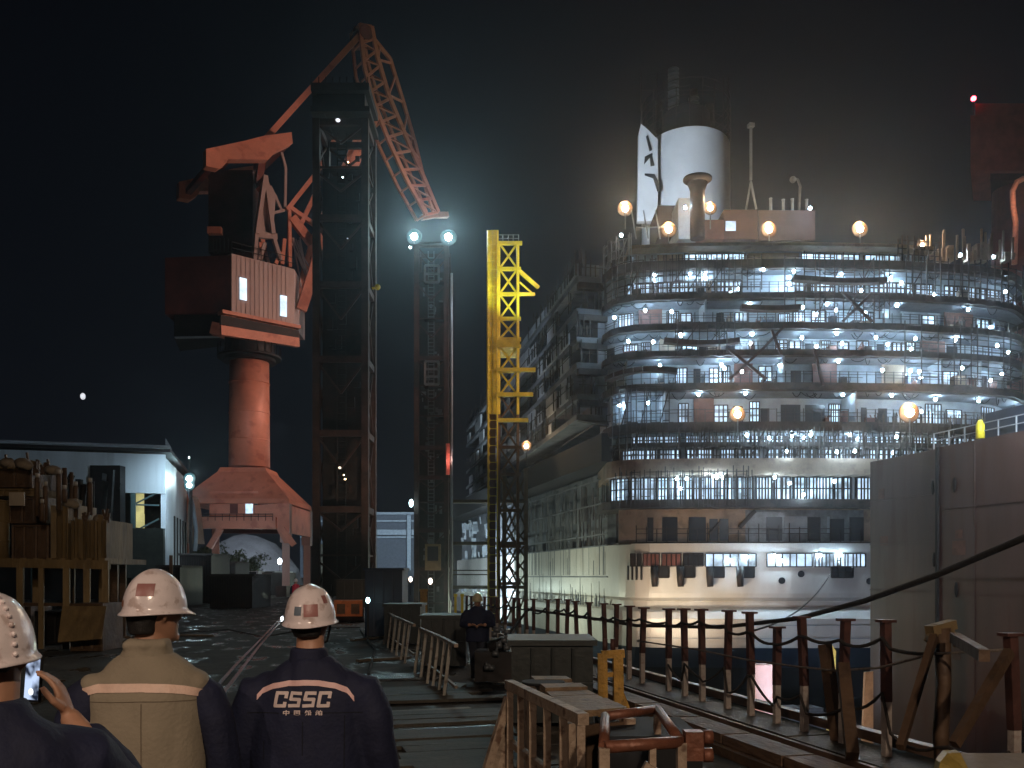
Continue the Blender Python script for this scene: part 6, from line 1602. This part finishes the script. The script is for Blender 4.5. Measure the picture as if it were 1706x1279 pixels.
# the four small characters under it
cv = bpy.data.curves.new('txt', 'FONT'); cv.body = '中  国  船  舶'; cv.size = .020; cv.align_x = 'CENTER'; cv.offset = .0006
ot = bpy.data.objects.new('txt', cv); COL.objects.link(ot)
dg = bpy.context.evaluated_depsgraph_get(); dg.update()
tm = bpy.data.meshes.new_from_object(ot.evaluated_get(dg)); polys = [[(tm.vertices[i].co.x*1.35, tm.vertices[i].co.y+1.316) for i in f.vertices] for f in tm.polygons]
bpy.data.objects.remove(ot)
if polys: project('small_lettering', polys, jk, M_letter, p3, .0038, 1)
project('seam', bandpoly([(-.225,1.318),(-.1,1.322),(0,1.322),(.1,1.322),(.225,1.318)], .004)+[[(-.002,.80),(.002,.80),(.002,1.29),(-.002,1.29)],[(-.15,.80),(-.146,.80),(-.155,1.31),(-.159,1.31)],[(.146,.80),(.15,.80),(.159,1.31),(.155,1.31)]], jk, mat('jacket_seam', (.003,.004,.012), .9), p3, .001, 2)
# folded paper held at the left hip
mb = MB(); q = Vector((-.30,.20,.99)); mb.extr([q+Vector((0,0,.09)), q+Vector((.03,0,.10)), q+Vector((.15,.06,.0)), q+Vector((.14,.06,-.03)), q+Vector((.05,.02,0))], (0,.006,0))
pw = p3.matrix_basis.copy(); bpy.context.view_layer.update(); mw = p3.matrix_world.copy()
mb.v = [mw @ v for v in mb.v]; root_mesh(mb, 'folded_paper', mat('paper', (.6,.45,.38), .7), mw @ q, 'folded pale paper in the left hand of the lettered jacket wearer', 'paper')

# ---- person in the beige vest, head turned right
pb = C(247, 0, 3.32)
p2 = thing('person', (pb.x, pb.y, 0), 'person in a white hard hat and beige vest over navy sleeves, head turned sideways', 'person', 'workers in hard hats', rz=-R(2))
HY = R(-52)
mb = MB(); Ph = head(mb, (.02,-.005,1.722), HY, .97); limb(mb, [(.01,.01,1.68),(.005,.0,1.60),(0,-.015,1.52),(0,-.01,1.44)], [.054,.056,.064,.09])
torso(mb, [(.9,0,0,.15,.10),(1.12,0,0,.14,.10),(1.33,0,0,.16,.11),(1.45,0,-.01,.13,.09)]); legs(mb, 1.02)
for e in (-1,1): limb(mb, [(e*.17,0,1.42),(e*.245,-.02,1.18),(e*.26,.10,.95)], [.05,.042,.032])
hand(mb, (.26,.11,.94), (0,.35,-1), (-1,0,0), (0,1,.3), .5); hand(mb, (-.26,.11,.94), (0,.35,-1), (1,0,0), (0,1,.3), .5)
blob('body', mb, M_skin, p2, .009, 3)
mb = MB()
torso(mb, [(.74,0,0,.205,.16),(.95,0,-.002,.208,.158),(1.15,0,-.01,.205,.152),(1.30,0,-.015,.208,.145),(1.42,0,-.02,.212,.132),(1.485,0,-.022,.190,.112),(1.53,0,-.022,.135,.092),(1.565,0,-.02,.090,.080)], 28)
for e in (-1, 1): mb.ball((e*.172,-.02,1.455), .058, 12, 8, (1,1.25,.8))
vs_ = blob('vest', mb, M_vest, p2, .010, 5, .015, 8, 9)
mb = MB(); torso(mb, [(1.545,.0,-.018,.098,.084),(1.585,.003,-.02,.082,.078),(1.622,.005,-.018,.074,.074)]); mb.tube([(-.07,-.06,1.60),(0,-.092,1.60),(.07,-.06,1.60)], .016, 8); blob('collar', mb, M_vest, p2, .008, 3, .004)
mb = MB()
for e in (-1, 1):
    mb.tube([(e*.15,-.01,1.44),(e*.205,-.02,1.405),(e*.236,-.028,1.32),(e*.258,-.02,1.2),(e*.268,.0,1.08),(e*.262,.10,.96)], [.07,.076,.072,.064,.060,.050], 16)
torso(mb, [(1.0,0,0,.17,.12),(1.3,0,0,.17,.12),(1.42,0,0,.15,.1)])
blob('sleeves', mb, M_navy, p2, .011, 4, .010, 11)
mb = MB(); legs(mb, 1.02, r=1.12); blob('trousers', mb, M_trous, p2, .014, 4, .01); boots(p2)
hair(p2, Ph, low=-.085)
hb = helmet(p2, (.024,.0,1.728), R(-42), 1.03, 0, 'side')
project('reflective_band', bandpoly([(-.205,1.468-.03),(-.15,1.472-.02),(-.08,1.475-.02),(0,1.475-.02),(.08,1.473-.022),(.14,1.466-.024),(.2,1.452-.026)], .030), vs_, M_band, p2, .0035, 3)
# goggles
mb = MB(); mb.tube([Ph(-.072,.035,-.006), Ph(-.060,.088,-.006), Ph(-.012,.113,-.004), Ph(.012,.113,-.004), Ph(.060,.088,-.006), Ph(.072,.035,-.006), Ph(.080,-.01,.0)], .0045, 8); 
mb.extr([Ph(.012,.116,.012), Ph(.060,.092,.012), Ph(.060,.092,-.028), Ph(.020,.114,-.030)], (Ph(0,.004,0)-Ph(0,0,0))); mb.extr([Ph(-.012,.116,.012), Ph(-.060,.092,.012), Ph(-.060,.092,-.028), Ph(-.020,.114,-.030)], (Ph(0,.004,0)-Ph(0,0,0)))
mb.build('spectacles', mat('spectacle_lens', (.25,.22,.18), .1, .3), p2, local=True)
# vest seams
mb2 = [[(x, z) for x, z in q] for q in bandpoly([(-.19,1.405),(0,1.408),(.19,1.402)], .003)+[[(.001,.80),(.005,.80),(.005,1.40),(.001,1.40)]]]
project('seam', mb2, vs_, mat('vest_seam', (.13,.10,.07), .9), p2, .0015, 3)

# ---- person photographing with a phone, far left
pb = C(-16, 0, 2.12)
p1 = thing('person', (pb.x, pb.y, 0), 'person in a white hard hat and navy jacket holding up a phone', 'person', 'workers in hard hats', rz=R(3))
mb = MB(); Ph = head(mb, (-.005,.0,1.675), R(-6), .95); limb(mb, [(0,.0,1.64),(0,-.01,1.56),(0,-.02,1.48),(0,-.01,1.40)], [.066,.064,.070,.09])
torso(mb, [(.88,0,0,.15,.10),(1.1,0,0,.14,.10),(1.3,0,0,.16,.11),(1.40,0,-.01,.13,.09)]); legs(mb)
# raised right arm and hand
sh_ = Vector((.17,.0,1.38)); el = Vector((.27,.26,1.27)); wr = Vector((.098,.455,1.447))
limb(mb, [sh_, (sh_+el)/2+Vector((.01,0,0)), el, (el+wr)/2, wr], [.05,.046,.042,.038,.029])
hand(mb, wr, Vector((-.30,.05,.93)), Vector((-.92,.10,-.25)), Vector((-.12,-1,.1)), .38, .98, thumb=.6)
limb(mb, [(-.17,0,1.38),(-.24,-.02,1.15),(-.25,.08,.92)], [.05,.042,.032]); hand(mb, (-.25,.09,.91), (0,.35,-1), (1,0,0), (0,1,.3), .5)
blob('body', mb, M_skin, p1, .0062, 2)
mb = MB()
torso(mb, [(.72,0,0,.215,.155),(.95,0,0,.22,.155),(1.22,0,-.01,.235,.150),(1.36,0,-.015,.240,.140),(1.44,0,-.02,.220,.122),(1.485,0,-.022,.165,.105),(1.525,0,-.02,.108,.088),(1.565,0,-.02,.084,.08)])
mb.tube([(.12,-.01,1.42),(.20,-.0,1.405),(.250,.10,1.32),(.275,.25,1.262),(.225,.35,1.325),(.145,.44,1.405)], [.085,.088,.078,.070,.062,.046], 16)
mb.tube([(-.12,-.01,1.42),(-.20,-.02,1.39),(-.245,-.03,1.18),(-.258,.06,.98)], [.08,.085,.07,.055], 16)
blob('jacket', mb, M_navy, p1, .011, 5, .012, 9, 21)
mb = MB(); legs(mb, r=1.12); blob('trousers', mb, M_trous, p1, .014, 4, .01); boots(p1)
hair(p1, Ph, low=-.05); 
mb = MB()
helmet(p1, (-.008,.0,1.668), R(-4), 1.05, R(3), 'knobs')
# phone
bpy.context.view_layer.update(); mw = p1.matrix_world.copy()
pc_ = C(56, 1128, 2.60); ph = thing('mobile_phone', pc_, 'mobile phone with a bright bluish screen held up in a raised hand', 'phone')
ax = (W(.93,-.37,0).normalized(), None, None); r0 = W(.90,-.42,0).normalized(); u0 = (Vector((0,0,1))+r0*.10).normalized(); n0 = r0.cross(u0).normalized()
mb = MB(); mb.box(pc_, (.066, .008, .142), (r0, n0, u0)); mb.build('case', M_black, ph)
scr = MB(); sN = n0 if n0.dot(Vector((0,0,1.85))-pc_) > 0 else -n0; scr.box(pc_+sN*.0045, (.058, .0012, .130), (r0, n0, u0)); m_scr = bpy.data.materials.new('phone_screen'); m_scr.use_nodes = True
nn_ = m_scr.node_tree.nodes; LL = m_scr.node_tree.links; bs = nn_['Principled BSDF']; tcn = nn_.new('ShaderNodeTexCoord'); nz = nn_.new('ShaderNodeTexNoise'); nz.inputs['Scale'].default_value = 22; rp = nn_.new('ShaderNodeValToRGB')
LL.new(tcn.outputs['Object'], nz.inputs['Vector']); LL.new(nz.outputs['Fac'], rp.inputs[0]); rp.color_ramp.elements[0].position = .38; rp.color_ramp.elements[0].color = (.01,.015,.03,1); rp.color_ramp.elements[1].position = .62; rp.color_ramp.elements[1].color = (.55,.68,.95,1)
LL.new(rp.outputs[0], bs.inputs['Emission Color']); bs.inputs['Emission Strength'].default_value = .9; bs.inputs['Base Color'].default_value = (.01,.01,.01,1); bs.inputs['Roughness'].default_value = .15
scr.build('screen', m_scr, ph)
mb = MB(); mb.tube([pc_-u0*.042+sN*.005, pc_-u0*.042+sN*.0062], .010, 16); mb.build('shutter_button', lit('screen_button', (.9,.95,1), 1.2), ph)

# ---- standing worker mid distance
pb = C(796, 0, 16.4)
p4 = thing('person', (pb.x, pb.y, 0), 'dark clad worker in a dull yellow hard hat standing beside the pump unit', 'person', 'workers in hard hats', rz=R(165))
mb = MB(); Ph = head(mb, (0,.10,1.43), 0, .93); limb(mb, [(0,.08,1.40),(0,.05,1.33),(0,.02,1.22)], [.06,.06,.09])
torso(mb, [(.80,0,0,.15,.10),(1.0,0,.01,.15,.11),(1.18,0,.03,.17,.11),(1.27,0,.03,.13,.09)]); legs(mb, .92)
for e in (-1,1): limb(mb, [(e*.17,.03,1.22),(e*.25,.05,.98),(e*.13,.26,.98)], [.05,.042,.032]); hand(mb, (e*.12,.27,.98), (-e*.8,.4,0), (0,0,-1), (0,.6,.4), .7)
blob('body', mb, M_skin, p4, .014, 3)
mb = MB(); torso(mb, [(.66,0,0,.21,.15),(.85,0,0,.215,.155),(1.05,0,.02,.225,.15),(1.18,0,.03,.215,.13),(1.26,0,.03,.14,.10),(1.32,0,.04,.08,.08)])
for e in (-1,1): mb.tube([(e*.15,.03,1.21),(e*.235,.04,1.12),(e*.27,.06,.97),(e*.15,.24,.98)], [.08,.08,.066,.05], 14)
blob('jacket', mb, M_navy, p4, .016, 4, .012); mb = MB(); legs(mb, .92, r=1.15); blob('trousers', mb, M_trous, p4, .02, 3); boots(p4, .92)
helmet(p4, (0,.10,1.415), 0, 1.0, 0, False, m=mat('dull_yellow_hat', (.45,.40,.24), .4))
# ---- far person in a red vest
pb = C(493, 0, 46)
p5 = thing('person', (pb.x, pb.y, 0), 'small distant person in a white hard hat and red vest walking past the crane', 'person', 'workers in hard hats')
mb = MB(); Ph = head(mb, (0,.03,1.60), 0, .93); limb(mb, [(0,0,1.58),(0,0,1.50),(0,0,1.40)], [.06,.06,.09]); torso(mb, [(.88,0,0,.15,.10),(1.1,0,0,.14,.10),(1.3,0,0,.16,.11),(1.40,0,-.01,.13,.09)]); legs(mb)
for e in (-1,1): limb(mb, [(e*.17,0,1.38),(e*.24,0,1.15),(e*.26,.08,.92)], [.05,.042,.032]); hand(mb, (e*.26,.09,.91), (0,.35,-1), (-e,0,0), (0,1,.3), .5)
blob('body', mb, M_skin, p5, .016, 3)
mb = MB(); torso(mb, [(.80,0,0,.21,.15),(1.1,0,0,.21,.15),(1.32,0,0,.21,.14),(1.42,0,0,.15,.10),(1.46,0,0,.08,.08)]); blob('vest', mb, mat('red_vest', (.55,.03,.06), .8), p5, .018, 4, .01)
mb = MB()
for e in (-1,1): mb.tube([(e*.16,0,1.36),(e*.23,0,1.2),(e*.265,.06,.95)], [.07,.065,.05], 12)
torso(mb, [(.9,0,0,.16,.1),(1.36,0,0,.16,.1)]); blob('sleeves', mb, M_navy, p5, .018, 3)
mb = MB(); legs(mb, r=1.12); blob('trousers', mb, M_trous, p5, .02, 3); boots(p5)
helmet(p5, (0,.03,1.60), 0, 1.05, 0, False)
lamp('path_light', 'SPOT', C(520, 820, 40), 220, (.9,.95,1), .2, C(493, 985, 46), 40)
